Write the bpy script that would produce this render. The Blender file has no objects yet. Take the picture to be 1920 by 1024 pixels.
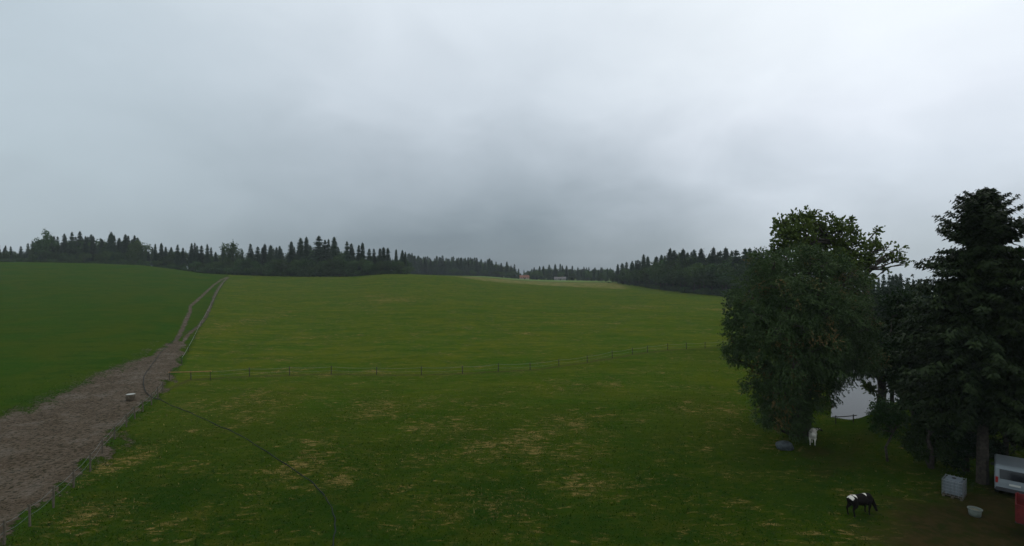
import bpy, bmesh, math, random
import numpy as np
from mathutils import Vector, Matrix, noise as mnoise
R = math.radians
rng = np.random.default_rng(7); random.seed(7)
sc = bpy.context.scene
C = sc.collection

# ------------------------------------------------------------ camera, light
CAMH = 13.5
F = 960.0                      # focal length in pixels of the 1920 wide photo (90 degrees across)
HOR = 512.0
cam_d = bpy.data.cameras.new('camera'); cam = bpy.data.objects.new('camera', cam_d); C.objects.link(cam)
cam_d.sensor_width = 36; cam_d.lens = 18; cam_d.clip_start = 0.2; cam_d.clip_end = 6000
cam.location = (0, 0, CAMH); cam.rotation_euler = (R(90), 0, 0)
sc.camera = cam
sc.view_settings.view_transform = 'Standard'; sc.view_settings.look = 'None'
sc.view_settings.gamma = 1; sc.view_settings.exposure = 0
sc.cycles.volume_bounces = 0
sc.cycles.max_bounces = 6
sc.cycles.transparent_max_bounces = 8

SUN_EL, SUN_AZ = R(48), R(38)          # behind the cloud, ahead and to the right
sd = bpy.data.lights.new('sun', 'SUN'); sd.energy = 0.6; sd.angle = R(35); sd.color = (1, .97, .93)
so = bpy.data.objects.new('sun', sd); C.objects.link(so)
sdir = Vector((math.sin(SUN_AZ)*math.cos(SUN_EL), math.cos(SUN_AZ)*math.cos(SUN_EL), math.sin(SUN_EL)))
so.rotation_euler = sdir.to_track_quat('Z', 'Y').to_euler(); so.location = (60, 60, 80)

class NT:
    """tiny node-tree writer"""
    def __init__(s, tree): s.t = tree; s.n = tree.nodes; s.l = tree.links
    def node(s, typ, **kw):
        n = s.n.new(typ)
        for k, v in kw.items(): setattr(n, k, v)
        return n
    def set(s, sock, v):
        if hasattr(v, 'is_output') or isinstance(v, bpy.types.NodeSocket): s.l.new(v, sock)
        else:
            if isinstance(v, (tuple, list)) and len(v) == 3 and sock.type == 'RGBA': v = (*v, 1)
            sock.default_value = v
    def math(s, op, a, b=None, c=None, clamp=False):
        n = s.node('ShaderNodeMath', operation=op, use_clamp=clamp); s.set(n.inputs[0], a)
        if b is not None: s.set(n.inputs[1], b)
        if c is not None: s.set(n.inputs[2], c)
        return n.outputs[0]
    def ramp(s, v, a, b, c=0., d=1.):
        n = s.node('ShaderNodeMapRange', interpolation_type='SMOOTHSTEP'); s.set(n.inputs[0], v)
        for i, q in enumerate((a, b, c, d)): n.inputs[i+1].default_value = q
        return n.outputs[0]
    def mix(s, f, a, b, blend='MIX'):
        n = s.node('ShaderNodeMix', data_type='RGBA', blend_type=blend); n.clamp_factor = True
        s.set(n.inputs[0], f); s.set(n.inputs[6], a); s.set(n.inputs[7], b); return n.outputs[2]
    def noise(s, vec, scale, detail=4, rough=.55, dist=0., stretch=None):
        if stretch:
            m = s.node('ShaderNodeMapping'); s.l.new(vec, m.inputs[0]); m.inputs['Scale'].default_value = stretch[0]
            m.inputs['Rotation'].default_value = stretch[1]; vec = m.outputs[0]
        n = s.node('ShaderNodeTexNoise'); s.l.new(vec, n.inputs['Vector'])
        n.inputs['Scale'].default_value = scale; n.inputs['Detail'].default_value = detail
        n.inputs['Roughness'].default_value = rough; n.inputs['Distortion'].default_value = dist
        return n.outputs['Fac']
    def cramp(s, v, stops):
        n = s.node('ShaderNodeValToRGB'); s.set(n.inputs[0], v); e = n.color_ramp.elements
        e[0].position = stops[0][0]; e[0].color = (*stops[0][1], 1); e[1].position = stops[-1][0]; e[1].color = (*stops[-1][1], 1)
        for p, c in stops[1:-1]: q = e.new(p); q.color = (*c, 1)
        n.color_ramp.interpolation = 'EASE' if len(stops) == 2 else 'LINEAR'
        return n.outputs[0]

def srgb(r, g, b):
    f = lambda c: (c/255/12.92 if c/255 <= .04045 else ((c/255+.055)/1.055)**2.4)
    return (f(r), f(g), f(b))

w = bpy.data.worlds.new('World'); sc.world = w; w.use_nodes = True
w.node_tree.nodes.clear(); T = NT(w.node_tree)
out = T.node('ShaderNodeOutputWorld'); bg = T.node('ShaderNodeBackground'); bg.inputs[1].default_value = 0.1
T.l.new(bg.outputs[0], out.inputs[0])
sky = T.node('ShaderNodeTexSky', sky_type='NISHITA', sun_disc=False, sun_elevation=SUN_EL, sun_rotation=SUN_AZ)
tc = T.node('ShaderNodeTexCoord'); dirv = tc.outputs['Generated']
sep = T.node('ShaderNodeSeparateXYZ'); T.l.new(dirv, sep.inputs[0])
dx, dy, dz = sep.outputs
hyp = T.math('SQRT', T.math('ADD', T.math('MULTIPLY', dx, dx), T.math('MULTIPLY', dy, dy)))
n1 = T.noise(dirv, 2.6, 5, .55, .6, ((1, 1, 2.2), (0, 0, 0)))
n2 = T.noise(dirv, 5.5, 4, .5, .3, ((1, 1, 1.8), (0, 0, 0)))
wob = T.math('ADD', T.math('MULTIPLY', T.math('SUBTRACT', n1, .5), .10), T.math('MULTIPLY', T.math('SUBTRACT', n2, .5), .12))
# elevation (0 at the horizon, 1 overhead), disturbed by cloud
el = T.math('ADD', T.math('DIVIDE', T.math('ARCSINE', dz), math.pi/2), T.math('MULTIPLY', wob, .55))
az = T.math('ADD', T.math('ARCTAN2', dx, dy), T.math('MULTIPLY', wob, .8))       # 0 ahead, positive to the right
def S(lst): return [(p, tuple(q*10.6 for q in srgb(*c))) for p, c in lst]
left = T.cramp(el, S([(0, (164, 177, 186)), (.04, (170, 183, 191)), (.10, (181, 195, 203)), (.23, (189, 203, 212)), (.33, (198, 211, 219)), (1, (205, 214, 221))]))
cent = T.cramp(el, S([(0, (108, 121, 131)), (.036, (120, 133, 143)), (.074, (146, 158, 167)), (.138, (175, 186, 195)), (.20, (201, 211, 220)), (.31, (220, 229, 237)), (1, (222, 230, 237))]))
right = T.cramp(el, S([(0, (168, 181, 190)), (.055, (192, 202, 212)), (.11, (213, 222, 232)), (.16, (230, 237, 246)), (.23, (241, 248, 254)), (.33, (242, 249, 254)), (1, (232, 238, 244))]))
fl = T.ramp(az, -.18, -.85, 0, 1)
fr = T.ramp(az, .0, .64, 0, 1)
fr2 = T.math('MULTIPLY', fr, T.ramp(az, 2.6, 1.6, 0, 1))
cl = T.mix(fr2, T.mix(fl, cent, left), right)
cl = T.mix(.06, cl, sky.outputs[0])
mot = T.math('ADD', 1.0, T.math('MULTIPLY', T.math('SUBTRACT', n2, .5), .07))
mm = T.node('ShaderNodeVectorMath', operation='SCALE'); T.l.new(cl, mm.inputs[0]); T.l.new(mot, mm.inputs[3])
T.l.new(mm.outputs[0], bg.inputs[0])

# ------------------------------------------------------------ helpers
def tag(o, label=None, cat=None, group=None, kind=None):
    for k, v in (('label', label), ('category', cat), ('group', group), ('kind', kind)):
        if v: o[k] = v
    return o
def empty(name, loc, rz=0):
    o = bpy.data.objects.new(name, None); C.objects.link(o); o.location = loc; o.rotation_euler = (0, 0, rz)
    o.empty_display_size = .3; return o
def kids(o): return [c for c in bpy.data.objects if c.parent == o]
def copy_tree(src, kidlist):
    c = src.copy(); C.objects.link(c)
    for k in kidlist:
        d = k.copy(); C.objects.link(d); d.parent = c
    return c

def mat(name, color, rough=.8, spec=.3, **kw):
    m = bpy.data.materials.new(name); m.use_nodes = True; t = NT(m.node_tree)
    b = m.node_tree.nodes['Principled BSDF']
    b.inputs['Roughness'].default_value = rough; b.inputs['Specular IOR Level'].default_value = spec
    if 'var' in kw or 'bump' in kw:
        co = t.node('ShaderNodeTexCoord').outputs['Object']
        n = t.noise(co, kw.get('scale', 6), 5, .6)
        v = kw.get('var', .25)
        c2 = tuple(x*(1-v) for x in color); c1 = tuple(min(1, x*(1+v)) for x in color)
        t.set(b.inputs['Base Color'], t.mix(t.ramp(n, .3, .7), c2, c1))
        if 'bump' in kw:
            bp = t.node('ShaderNodeBump'); bp.inputs['Distance'].default_value = kw['bump']; t.l.new(n, bp.inputs['Height'])
            t.l.new(bp.outputs[0], b.inputs['Normal'])
    else: b.inputs['Base Color'].default_value = (*color, 1)
    if kw.get('metal'): b.inputs['Metallic'].default_value = kw['metal']
    return m

def leafmat(name, c_dark, c_light, rough=.6, spec=.10, trans=.25, accent=None):
    """foliage: every leaf carries a random tint; clumps drift slowly between two greens"""
    m = bpy.data.materials.new(name); m.use_nodes = True; t = NT(m.node_tree)
    b = m.node_tree.nodes['Principled BSDF']; o = m.node_tree.nodes['Material Output']
    at = t.node('ShaderNodeAttribute', attribute_name='tint').outputs['Fac']
    co = t.node('ShaderNodeTexCoord').outputs['Object']
    oi = t.node('ShaderNodeObjectInfo').outputs['Random']
    n = t.noise(co, .55, 3)
    f = t.math('ADD', t.math('MULTIPLY', at, .55), t.math('MULTIPLY', t.ramp(n, .3, .7), .45))
    col = t.mix(f, c_dark, c_light)
    if accent:
        n2 = t.noise(co, .45, 3, .5, .3)
        col = t.mix(t.math('MULTIPLY', t.ramp(n2, .56, .68), t.ramp(at, .45, .75)), col, accent)
    hs = t.node('ShaderNodeHueSaturation'); t.l.new(col, hs.inputs['Color'])
    t.l.new(t.math('ADD', .70, t.math('MULTIPLY', oi, .6)), hs.inputs['Value'])
    t.l.new(t.math('ADD', .485, t.math('MULTIPLY', t.math('FRACT', t.math('MULTIPLY', oi, 7.3)), .03)), hs.inputs['Hue'])
    t.l.new(hs.outputs[0], b.inputs['Base Color'])
    b.inputs['Roughness'].default_value = rough; b.inputs['Specular IOR Level'].default_value = spec
    if trans:
        tr = t.node('ShaderNodeBsdfTranslucent'); t.l.new(hs.outputs[0], tr.inputs[0])
        mx = t.node('ShaderNodeMixShader'); mx.inputs[0].default_value = trans
        t.l.new(b.outputs[0], mx.inputs[1]); t.l.new(tr.outputs[0], mx.inputs[2]); t.l.new(mx.outputs[0], o.inputs[0])
    return m

def npmesh(name, V, faces, k, material, parent=None, tint=None, smooth=False):
    """V (n,3), faces (m,k) -> one mesh object"""
    me = bpy.data.meshes.new(name); V = np.asarray(V, np.float32); faces = np.asarray(faces, np.int32)
    me.vertices.add(len(V)); me.vertices.foreach_set('co', V.ravel())
    m = len(faces); me.loops.add(m*k); me.loops.foreach_set('vertex_index', faces.ravel())
    me.polygons.add(m); me.polygons.foreach_set('loop_start', np.arange(0, m*k, k, dtype=np.int32))
    me.polygons.foreach_set('loop_total', np.full(m, k, np.int32))
    if tint is not None:
        a = me.attributes.new('tint', 'FLOAT', 'POINT'); a.data.foreach_set('value', np.asarray(tint, np.float32))
    me.update(calc_edges=True)
    if smooth: me.polygons.foreach_set('use_smooth', np.ones(m, bool))
    me.materials.append(material)
    o = bpy.data.objects.new(name, me); C.objects.link(o)
    if parent: o.parent = parent
    return o

def unit(a): return a/np.maximum(np.linalg.norm(a, axis=-1, keepdims=True), 1e-9)
def leaves(c, axis, length, width, name, material, parent, tint=None):
    """rhombic leaves: centre, long axis, random roll"""
    n = len(c); a = unit(axis); r = unit(rng.normal(size=(n, 3))); b = unit(np.cross(a, r))
    L = (np.broadcast_to(length, (n,))*.5)[:, None]; W = (np.broadcast_to(width, (n,))*.5)[:, None]
    V = np.stack([c-a*L, c+b*W, c+a*L, c-b*W], 1).reshape(-1, 3)
    Fc = np.arange(4*n).reshape(n, 4)
    if tint is None: tint = rng.random(n)
    return npmesh(name, V, Fc, 4, material, parent, np.repeat(tint, 4))

class MB:
    """collects tubes, boxes, lathes into one mesh"""
    def __init__(s): s.V = []; s.Fq = []
    def add(s, V, Fq):
        k = len(s.V); s.V += [tuple(v) for v in V]; s.Fq += [tuple(i+k for i in f) for f in Fq]
    def tube(s, pts, rad, n=7, cap=True):
        pts = [Vector(p) for p in pts]; V = []; Fq = []
        if not hasattr(rad, '__len__'): rad = [rad]*len(pts)
        up = Vector((0.13, .07, 1))
        for i, p in enumerate(pts):
            d = (pts[min(i+1, len(pts)-1)]-pts[max(i-1, 0)]).normalized()
            a = d.cross(up if abs(d.z) < .9 else Vector((1, .1, 0))).normalized(); b = d.cross(a).normalized()
            if i and a.dot(pa) < 0 and abs(a.dot(pa)) > .5: a = -a; b = -b
            pa = a
            for j in range(n):
                t = 2*math.pi*j/n; V.append(p+(a*math.cos(t)+b*math.sin(t))*rad[i])
        for i in range(len(pts)-1):
            for j in range(n): Fq.append((i*n+j, i*n+(j+1) % n, (i+1)*n+(j+1) % n, (i+1)*n+j))
        if cap: Fq.append(tuple(range(n))[::-1]); Fq.append(tuple((len(pts)-1)*n+j for j in range(n)))
        s.add(V, Fq); return s
    def box(s, c, d, rz=0, bev=0.0):
        bm = bmesh.new(); bmesh.ops.create_cube(bm, size=1)
        for v in bm.verts: v.co = Vector((v.co.x*d[0], v.co.y*d[1], v.co.z*d[2]))
        if bev: bmesh.ops.bevel(bm, geom=bm.edges[:], offset=bev, segments=2, affect='EDGES')
        m = Matrix.Translation(c) @ Matrix.Rotation(rz, 4, 'Z'); bm.verts.index_update()
        s.add([m @ v.co for v in bm.verts], [[v.index for v in f.verts] for f in bm.faces]); bm.free(); return s
    def lathe(s, prof, c=(0, 0, 0), n=24, wob=0):
        V = []; Fq = []
        for i, (r, z) in enumerate(prof):
            for j in range(n):
                t = 2*math.pi*j/n; k = 1+wob*mnoise.noise(Vector((math.cos(t)*1.5, math.sin(t)*1.5, z*1.5)))
                V.append((c[0]+r*k*math.cos(t), c[1]+r*k*math.sin(t), c[2]+z))
        for i in range(len(prof)-1):
            for j in range(n): Fq.append((i*n+j, i*n+(j+1) % n, (i+1)*n+(j+1) % n, (i+1)*n+j))
        s.add(V, Fq); return s
    def build(s, name, material, parent=None, smooth=False):
        me = bpy.data.meshes.new(name); me.from_pydata([tuple(v) for v in s.V], [], s.Fq); me.update()
        if smooth: me.polygons.foreach_set('use_smooth', [True]*len(me.polygons))
        me.materials.append(material); o = bpy.data.objects.new(name, me); C.objects.link(o)
        if parent: o.parent = parent
        return o

# ------------------------------------------------------------ terrain shape
# ground heights along viewing directions: columns are directions, knots are distances ahead
COL = np.array([-400, 0, 250, 400, 560, 640, 740, 800, 850, 900, 985, 1050, 1180, 1300, 1366, 1430, 1600, 2300], float)
KY = {  # distance ahead: [0, 50, 85, 160, 230, crest, crest+, far strip, forest, end]
 'd': np.array([[0,50,85,160,230,300,420,480,620,1700]]*18, float)}
KZ = np.array([
 [0,0,1.4,6.0,13.0,20.2,20.4,20,20,22],
 [0,0,1.3,5.5,12.8,20.0,20.2,20,20,22],
 [0,0,1.0,4.8,11.0,18.3,19,19,19,21],
 [0,0,.3,3.0,7.5,13.0,15,15,15,18],
 [0,0,.0,2.2,6.0,11.4,13,13,13,16],
 [0,0,.0,2.2,6.2,11.3,12.5,12.5,12.5,15],
 [0,0,.1,2.6,7.4,12.9,13.0,12.5,11,12],
 [0,0,.1,2.5,6.9,11.9,12.0,11.5,10,10],
 [0,0,.1,2.3,6.0,10.8,11.2,11.0,9,8],
 [0,0,.0,1.9,4.9,8.6,10.0,10.6,8,6],
 [0,0,.0,1.5,4.0,5.8,6.9,7.5,4,4],
 [0,0,.0,1.3,3.4,4.75,5.6,6.6,3,4],
 [0,0,.0,1.2,3.0,4.3,5.2,5.6,4,5],
 [0,0,.0,1.0,2.7,3.0,3.4,4,5,7],
 [0,0,.0,.8,2.5,2.7,3.0,4,5,7],
 [0,0,.0,.4,1.2,1.6,2,3,4,6],
 [0,0,.0,.0,-1,-3,-8,-10,-15,-42],
 [0,0,.0,.0,-1,-3,-8,-10,-15,-42]], float)
KZ[2:6, 5:7] -= 0
KD = KY['d'][0]
def pchip_tab(xs, ys, xq):
    h = np.diff(xs); dl = np.diff(ys)/h; m = np.zeros(len(xs)); m[0] = dl[0]; m[-1] = dl[-1]
    for i in range(1, len(xs)-1):
        if dl[i-1]*dl[i] > 0:
            w1 = 2*h[i]+h[i-1]; w2 = h[i]+2*h[i-1]; m[i] = (w1+w2)/(w1/dl[i-1]+w2/dl[i])
    i = np.clip(np.searchsorted(xs, xq)-1, 0, len(xs)-2); t = np.clip((xq-xs[i])/h[i], 0, 1)
    return ((1+2*t)*(1-t)**2*ys[i]+t*(1-t)**2*h[i]*m[i]+t*t*(3-2*t)*ys[i+1]+t*t*(t-1)*h[i]*m[i+1])
DQ = np.concatenate([np.arange(0, 500, 2.), np.arange(500, 1720, 20.)])
PQ = np.arange(-400, 2301, 10.)
TAB = np.array([pchip_tab(KD, KZ[i], DQ) for i in range(len(COL))])         # columns x distance
TAB = np.array([pchip_tab(COL, TAB[:, j], PQ) for j in range(len(DQ))]).T    # px x distance
ker = np.array([1, 2, 3, 2, 1])/9.
TAB = np.apply_along_axis(lambda a: np.convolve(np.pad(a, 2, 'edge'), ker, 'valid'), 0, TAB)

def vnoise(x, y, s, seed=0):
    """cheap smooth noise, sum of rotated sines"""
    v = 0
    rr = np.random.default_rng(seed)
    for k in range(5):
        a = rr.uniform(0, 6.28); f = rr.uniform(.6, 1.6)/s; p = rr.uniform(0, 6.28)
        v = v+np.sin((x*np.cos(a)+y*np.sin(a))*f*2*np.pi+p)
    return v/5.

def PX(x, Y): return 960+F*x/Y
def inpoly(x, y, P):
    ins = np.zeros(np.shape(x), bool); n = len(P)
    for i in range(n):
        x1, y1 = P[i]; x2, y2 = P[(i+1) % n]
        c = ((y1 > y) != (y2 > y)) & (x < (x2-x1)*(y-y1)/((y2-y1) or 1e-9)+x1); ins ^= c
    return ins
def polydist(x, y, P, closed=True):
    d = np.full(np.shape(x), 1e9); n = len(P)
    for i in range(n if closed else n-1):
        a = np.array(P[i]); b = np.array(P[(i+1) % n]); ab = b-a; L = max((ab**2).sum(), 1e-9)
        t = np.clip(((x-a[0])*ab[0]+(y-a[1])*ab[1])/L, 0, 1)
        d = np.minimum(d, np.hypot(x-a[0]-t*ab[0], y-a[1]-t*ab[1]))
    return d
def sdf(x, y, P):
    d = polydist(x, y, P); return np.where(inpoly(x, y, P), -d, d)

WATER_Z = -0.45
def flatpt(px, py, z=0.0):
    Y = (CAMH-z)*F/(py-HOR); return ((px-960)/F*Y, Y)
POND = [flatpt(*p, z=WATER_Z) for p in [(1563, 786), (1582, 788), (1607, 783), (1635, 772), (1662, 757), (1700, 745), (1740, 715), (1750, 680), (1735, 655), (1690, 640), (1640, 634), (1590, 640), (1570, 662), (1568, 700), (1562, 745)]]

def height(x, y):
    x = np.asarray(x, float); y = np.asarray(y, float)
    th = np.clip(np.arctan2(x, np.maximum(y, -1e9)), -.95, .93); r = np.hypot(x, y)
    Y = r*np.cos(th); px = 960+F*np.tan(th)
    i = np.clip((px+400)/10, 0, len(PQ)-1.001); i0 = i.astype(int); fi = i-i0
    j = np.clip(np.interp(Y, DQ, np.arange(len(DQ))), 0, len(DQ)-1.001); j0 = j.astype(int); fj = j-j0
    z = (TAB[i0, j0]*(1-fi)*(1-fj)+TAB[i0+1, j0]*fi*(1-fj)+TAB[i0, j0+1]*(1-fi)*fj+TAB[i0+1, j0+1]*fi*fj)
    z = z+.10*vnoise(x, y, 17, 3)*np.clip(r/40, 0, 1)+.05*vnoise(x, y, 5.5, 4)
    back = np.clip((-y-5)/60, 0, 1); z = z*(1-back)
    near = (np.abs(x-39) < 40) & (y > 30) & (y < 130)
    if np.any(near):
        s = sdf(x, y, POND); t = np.clip((1.6-s)/3.2, 0, 1); t = t*t*(3-2*t)
        z = np.where(near, z*(1-t)+(-1.15)*t, z)
    return z
def H(x, y): return float(height(np.array([x]), np.array([y]))[0])
def hit(px, py):
    """ground point seen in direction (px, py)"""
    Y = np.concatenate([np.arange(15, 200, .1), np.arange(200, 700, .5)])
    x = (px-960)/F*Y; zr = CAMH-(py-HOR)/F*Y
    k = np.argmax(zr <= height(x, Y)); 
    return (float(x[k]), float(Y[k])) if zr[k] <= H(x[k], Y[k])+.2 else (float(x[-1]), float(Y[-1]))
def top_h(px, py, Y):
    """height above the ground at distance Y whose tip shows at py"""
    x = (px-960)/F*Y; return CAMH+(HOR-py)/F*Y-H(x, Y)

# ------------------------------------------------------------ ground zones (all in metres on the ground)
MUD = [hit(*p) for p in [(-260, 1010), (-120, 830), (-60, 800), (0, 786), (60, 770), (112, 745), (170, 719), (215, 696), (262, 678), (292, 664), (312, 652), (328, 640),
       (338, 640), (335, 655), (332, 668), (325, 686), (312, 708), (300, 730), (282, 748), (252, 766), (215, 806), (190, 842), (140, 890), (100, 926), (56, 962), (10, 1005), (-40, 1070), (-150, 1150)]]
RUT1 = [hit(*p) for p in [(330, 640), (349, 600), (356, 585), (357, 574), (371, 562), (386, 548), (401, 534), (413, 526), (426, 519.5)]]
RUT2 = [hit(*p) for p in [(318, 690), (333, 655), (352, 628), (372, 612), (385, 596), (392, 580), (402, 556), (410, 540), (418, 529), (429, 519.5)]]
FENCE_A = [hit(*p) for p in [(-45, 1060), (8, 1022), (56, 987), (100, 952), (138, 915), (169, 884), (192, 851), (215, 824), (237, 800), (253, 785), (268, 772), (284, 760), (296, 746), (304, 734)]]
FENCE_A2 = [hit(*p) for p in [(341, 682), (353, 660), (365, 636), (377, 610), (388, 590), (397, 573), (405, 556), (412, 543), (419, 532), (427, 522)]]
FENCE_B = [hit(*p) for p in [(358, 712), (468, 706), (543, 704), (621, 702), (706, 703), (790, 703.5), (867, 701), (934, 697), (994, 694), (1048, 687), (1101, 680), (1148, 672), (1186, 665), (1214, 661), (1252, 656.5), (1287, 655), (1322, 653), (1356, 650), (1392, 646), (1430, 643)]]
YARD = [hit(*p) for p in [(1665, 955), (1720, 935), (1780, 925), (1850, 925), (1920, 900), (2150, 890), (2400, 1100), (1900, 1120), (1700, 1090), (1650, 1010)]]
YELLOW = [hit(905, 526.5), hit(985, 532.5), hit(1060, 537), hit(1170, 542), hit(1175, 541), ((1160-960)/F*425, 425), ((985-960)/F*425, 425), ((900-960)/F*420, 420), ((850-960)/F*395, 395), ((862-960)/F*345, 345)]
BARE = [hit(*p) for p in [(1498, 842), (1545, 838), (1570, 850), (1525, 862), (1490, 856)]]
PATH = [hit(*p) for p in [(1640, 810), (1600, 845), (1565, 875), (1535, 890)]]
PATCH = [(740, 562, 55, 7), (700, 555, 30, 4), (850, 800, 62, 24), (565, 862, 42, 36), (490, 752, 90, 26), (700, 765, 70, 22), (1085, 800, 60, 22), (640, 905, 40, 16), (1000, 835, 120, 24), (720, 700, 60, 5), (1055, 728, 60, 8), (1150, 722, 60, 8), (930, 945, 90, 30), (745, 990, 30, 12), (1330, 770, 60, 20),
         (1120, 900, 90, 20), (800, 855, 60, 14), (590, 700, 90, 5), (250, 860, 30, 60), (180, 960, 60, 30), (300, 990, 40, 20), (990, 625, 25, 4), (440, 610, 30, 45), (600, 632, 60, 4), (1190, 575, 60, 3), (1340, 580, 40, 3), (1085, 605, 70, 3)]

def fxl(y):
    L = np.array(FENCE_A+FENCE_A2); return np.interp(y, L[:, 1], L[:, 0])
def zones(x, y):
    """mud, meadow plus painted falloff, straw, yellow | yard, dark verge, far strip, left field"""
    r = np.hypot(x, y); wob = .9*vnoise(x, y, 2.3, 11)+.5*vnoise(x, y, .9, 12)+1.0*vnoise(x, y, 6, 13)
    mud = np.clip(.62-(sdf(x, y, MUD)+wob*1.1)/np.where(x > fxl(y)-6, 2.0, 6.5), 0, 1)
    for P, wd in ((RUT1, .40), (RUT2, .36)):
        dd = polydist(x, y, P, False)+.16*wob
        mud = np.maximum(mud, np.clip(1.25-dd/(wd*(1+r/300)), 0, 1)*.85)
    lineA = np.array(FENCE_A+FENCE_A2); lineB = np.array([FENCE_A[-1]]+FENCE_B+[(95, 98), (150, 120)])
    fx = np.interp(y, np.r_[lineA[:, 1], 500], np.r_[lineA[:, 0], lineA[-1, 0]*500/lineA[-1, 1]])
    leftf = np.clip(.5+(fx-x)/1.0, 0, 1)
    yb = np.interp(x, lineB[:, 0], lineB[:, 1])
    painted_falloff = np.clip((y-30-6*vnoise(x, y, 14, 41))/34, 0, 1)*.85*np.clip((75-(x+.3*y))/30, 0, 1)  # light falloff painted into the pasture colour, darker near and to the right
    meadow = np.maximum(np.clip(.5+(y-yb)/.8, 0, 1), painted_falloff*(y > 20))*(1-leftf)
    dB = polydist(x, y, [tuple(p) for p in lineB], False)
    dA = polydist(x, y, [tuple(p) for p in lineA], False)
    verge = np.clip(1.2-np.abs(dB+.1*wob-.05)/.55, 0, 1)*.9
    straw = np.zeros_like(x)
    for (cx, cy, rx, ry) in PATCH:
        gx, gy = hit(cx, cy); sy = abs(hit(cx, cy-ry)[1]-hit(cx, cy+ry)[1])/2; sx = rx/F*gy
        q = ((x-gx)/sx)**2+((y-gy)/sy)**2; straw = np.maximum(straw, np.exp(-q*.9))
    yel = np.clip(.5-(sdf(x, y, YELLOW)+1.5*wob)/8, 0, 1)
    px = PX(x, np.maximum(y, 1))
    strip = np.clip((y-432)/4, 0, 1)*(px > 780)*(px < 1210)*(y < 520)
    gap = np.clip(1-np.abs(y-428)/7, 0, 1)*(px > 845)*(px < 1205)
    yard = np.clip(.5-(sdf(x, y, YARD)+wob*.8)/2.5, 0, 1)
    yard = np.maximum(yard, .55*np.clip(.5-(sdf(x, y, BARE)+.3*wob)/1.0, 0, 1))
    yard = np.maximum(yard, .40*np.clip(1.1-(polydist(x, y, PATH, False)+.4*wob)/1.0, 0, 1))
    return [mud, meadow, straw, yel, yard, np.maximum(verge, gap), strip, leftf]

# ------------------------------------------------------------ the ground sheet
def build_ground():
    rr = np.concatenate([[3, 8, 14, 18], np.exp(np.arange(math.log(20), math.log(340), .0085)), np.exp(np.arange(math.log(342), math.log(620), .012)), [660, 720, 800, 900, 1050, 1250, 1500]])
    fr = np.linspace(-R(57), R(57), 760); bk = np.linspace(R(57), 2*math.pi-R(57), 50)[1:-1]
    th = np.concatenate([fr, bk]); nt = len(th)
    RR, TH = np.meshgrid(rr, th, indexing='ij'); x = RR*np.sin(TH); y = RR*np.cos(TH)
    xf, yf = x.ravel(), y.ravel(); z = height(xf, yf)
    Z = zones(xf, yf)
    mud = Z[0]; rough = np.clip(mud*1.6, 0, 1)
    z = z-.06*mud+rough*(.025*vnoise(xf, yf, .8, 21)+.02*vnoise(xf, yf, .45, 22)+.03*vnoise(xf, yf, 1.9, 23))
    V = np.c_[xf, yf, z]; V = np.vstack([V, [[0, 0, 0]]]); c = len(V)-1
    nr = len(rr); i = np.arange(nr-1)[:, None]; j = np.arange(nt)[None, :]; j2 = (j+1) % nt
    q = np.stack([i*nt+j, i*nt+j2, (i+1)*nt+j2, (i+1)*nt+j], -1).reshape(-1, 4)[:, ::-1]
    tri = np.array([[c, (k+1) % nt, k, c] for k in range(nt)])
    me = bpy.data.meshes.new('ground'); 
    faces = np.concatenate([q.ravel(), tri[:, :3].ravel()]).astype(np.int32)
    me.vertices.add(len(V)); me.vertices.foreach_set('co', V.astype(np.float32).ravel())
    me.loops.add(len(faces)); me.loops.foreach_set('vertex_index', faces)
    tot = np.concatenate([np.full(len(q), 4), np.full(len(tri), 3)]).astype(np.int32)
    me.polygons.add(len(tot)); me.polygons.foreach_set('loop_total', tot)
    me.polygons.foreach_set('loop_start', np.concatenate([[0], np.cumsum(tot)[:-1]]).astype(np.int32))
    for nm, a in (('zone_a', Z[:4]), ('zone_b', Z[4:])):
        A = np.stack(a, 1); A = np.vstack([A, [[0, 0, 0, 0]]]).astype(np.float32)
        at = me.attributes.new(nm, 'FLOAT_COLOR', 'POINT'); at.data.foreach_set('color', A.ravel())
    me.update(calc_edges=True); me.polygons.foreach_set('use_smooth', np.ones(len(tot), bool))
    o = bpy.data.objects.new('ground', me); C.objects.link(o); return tag(o, kind='structure')

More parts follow.
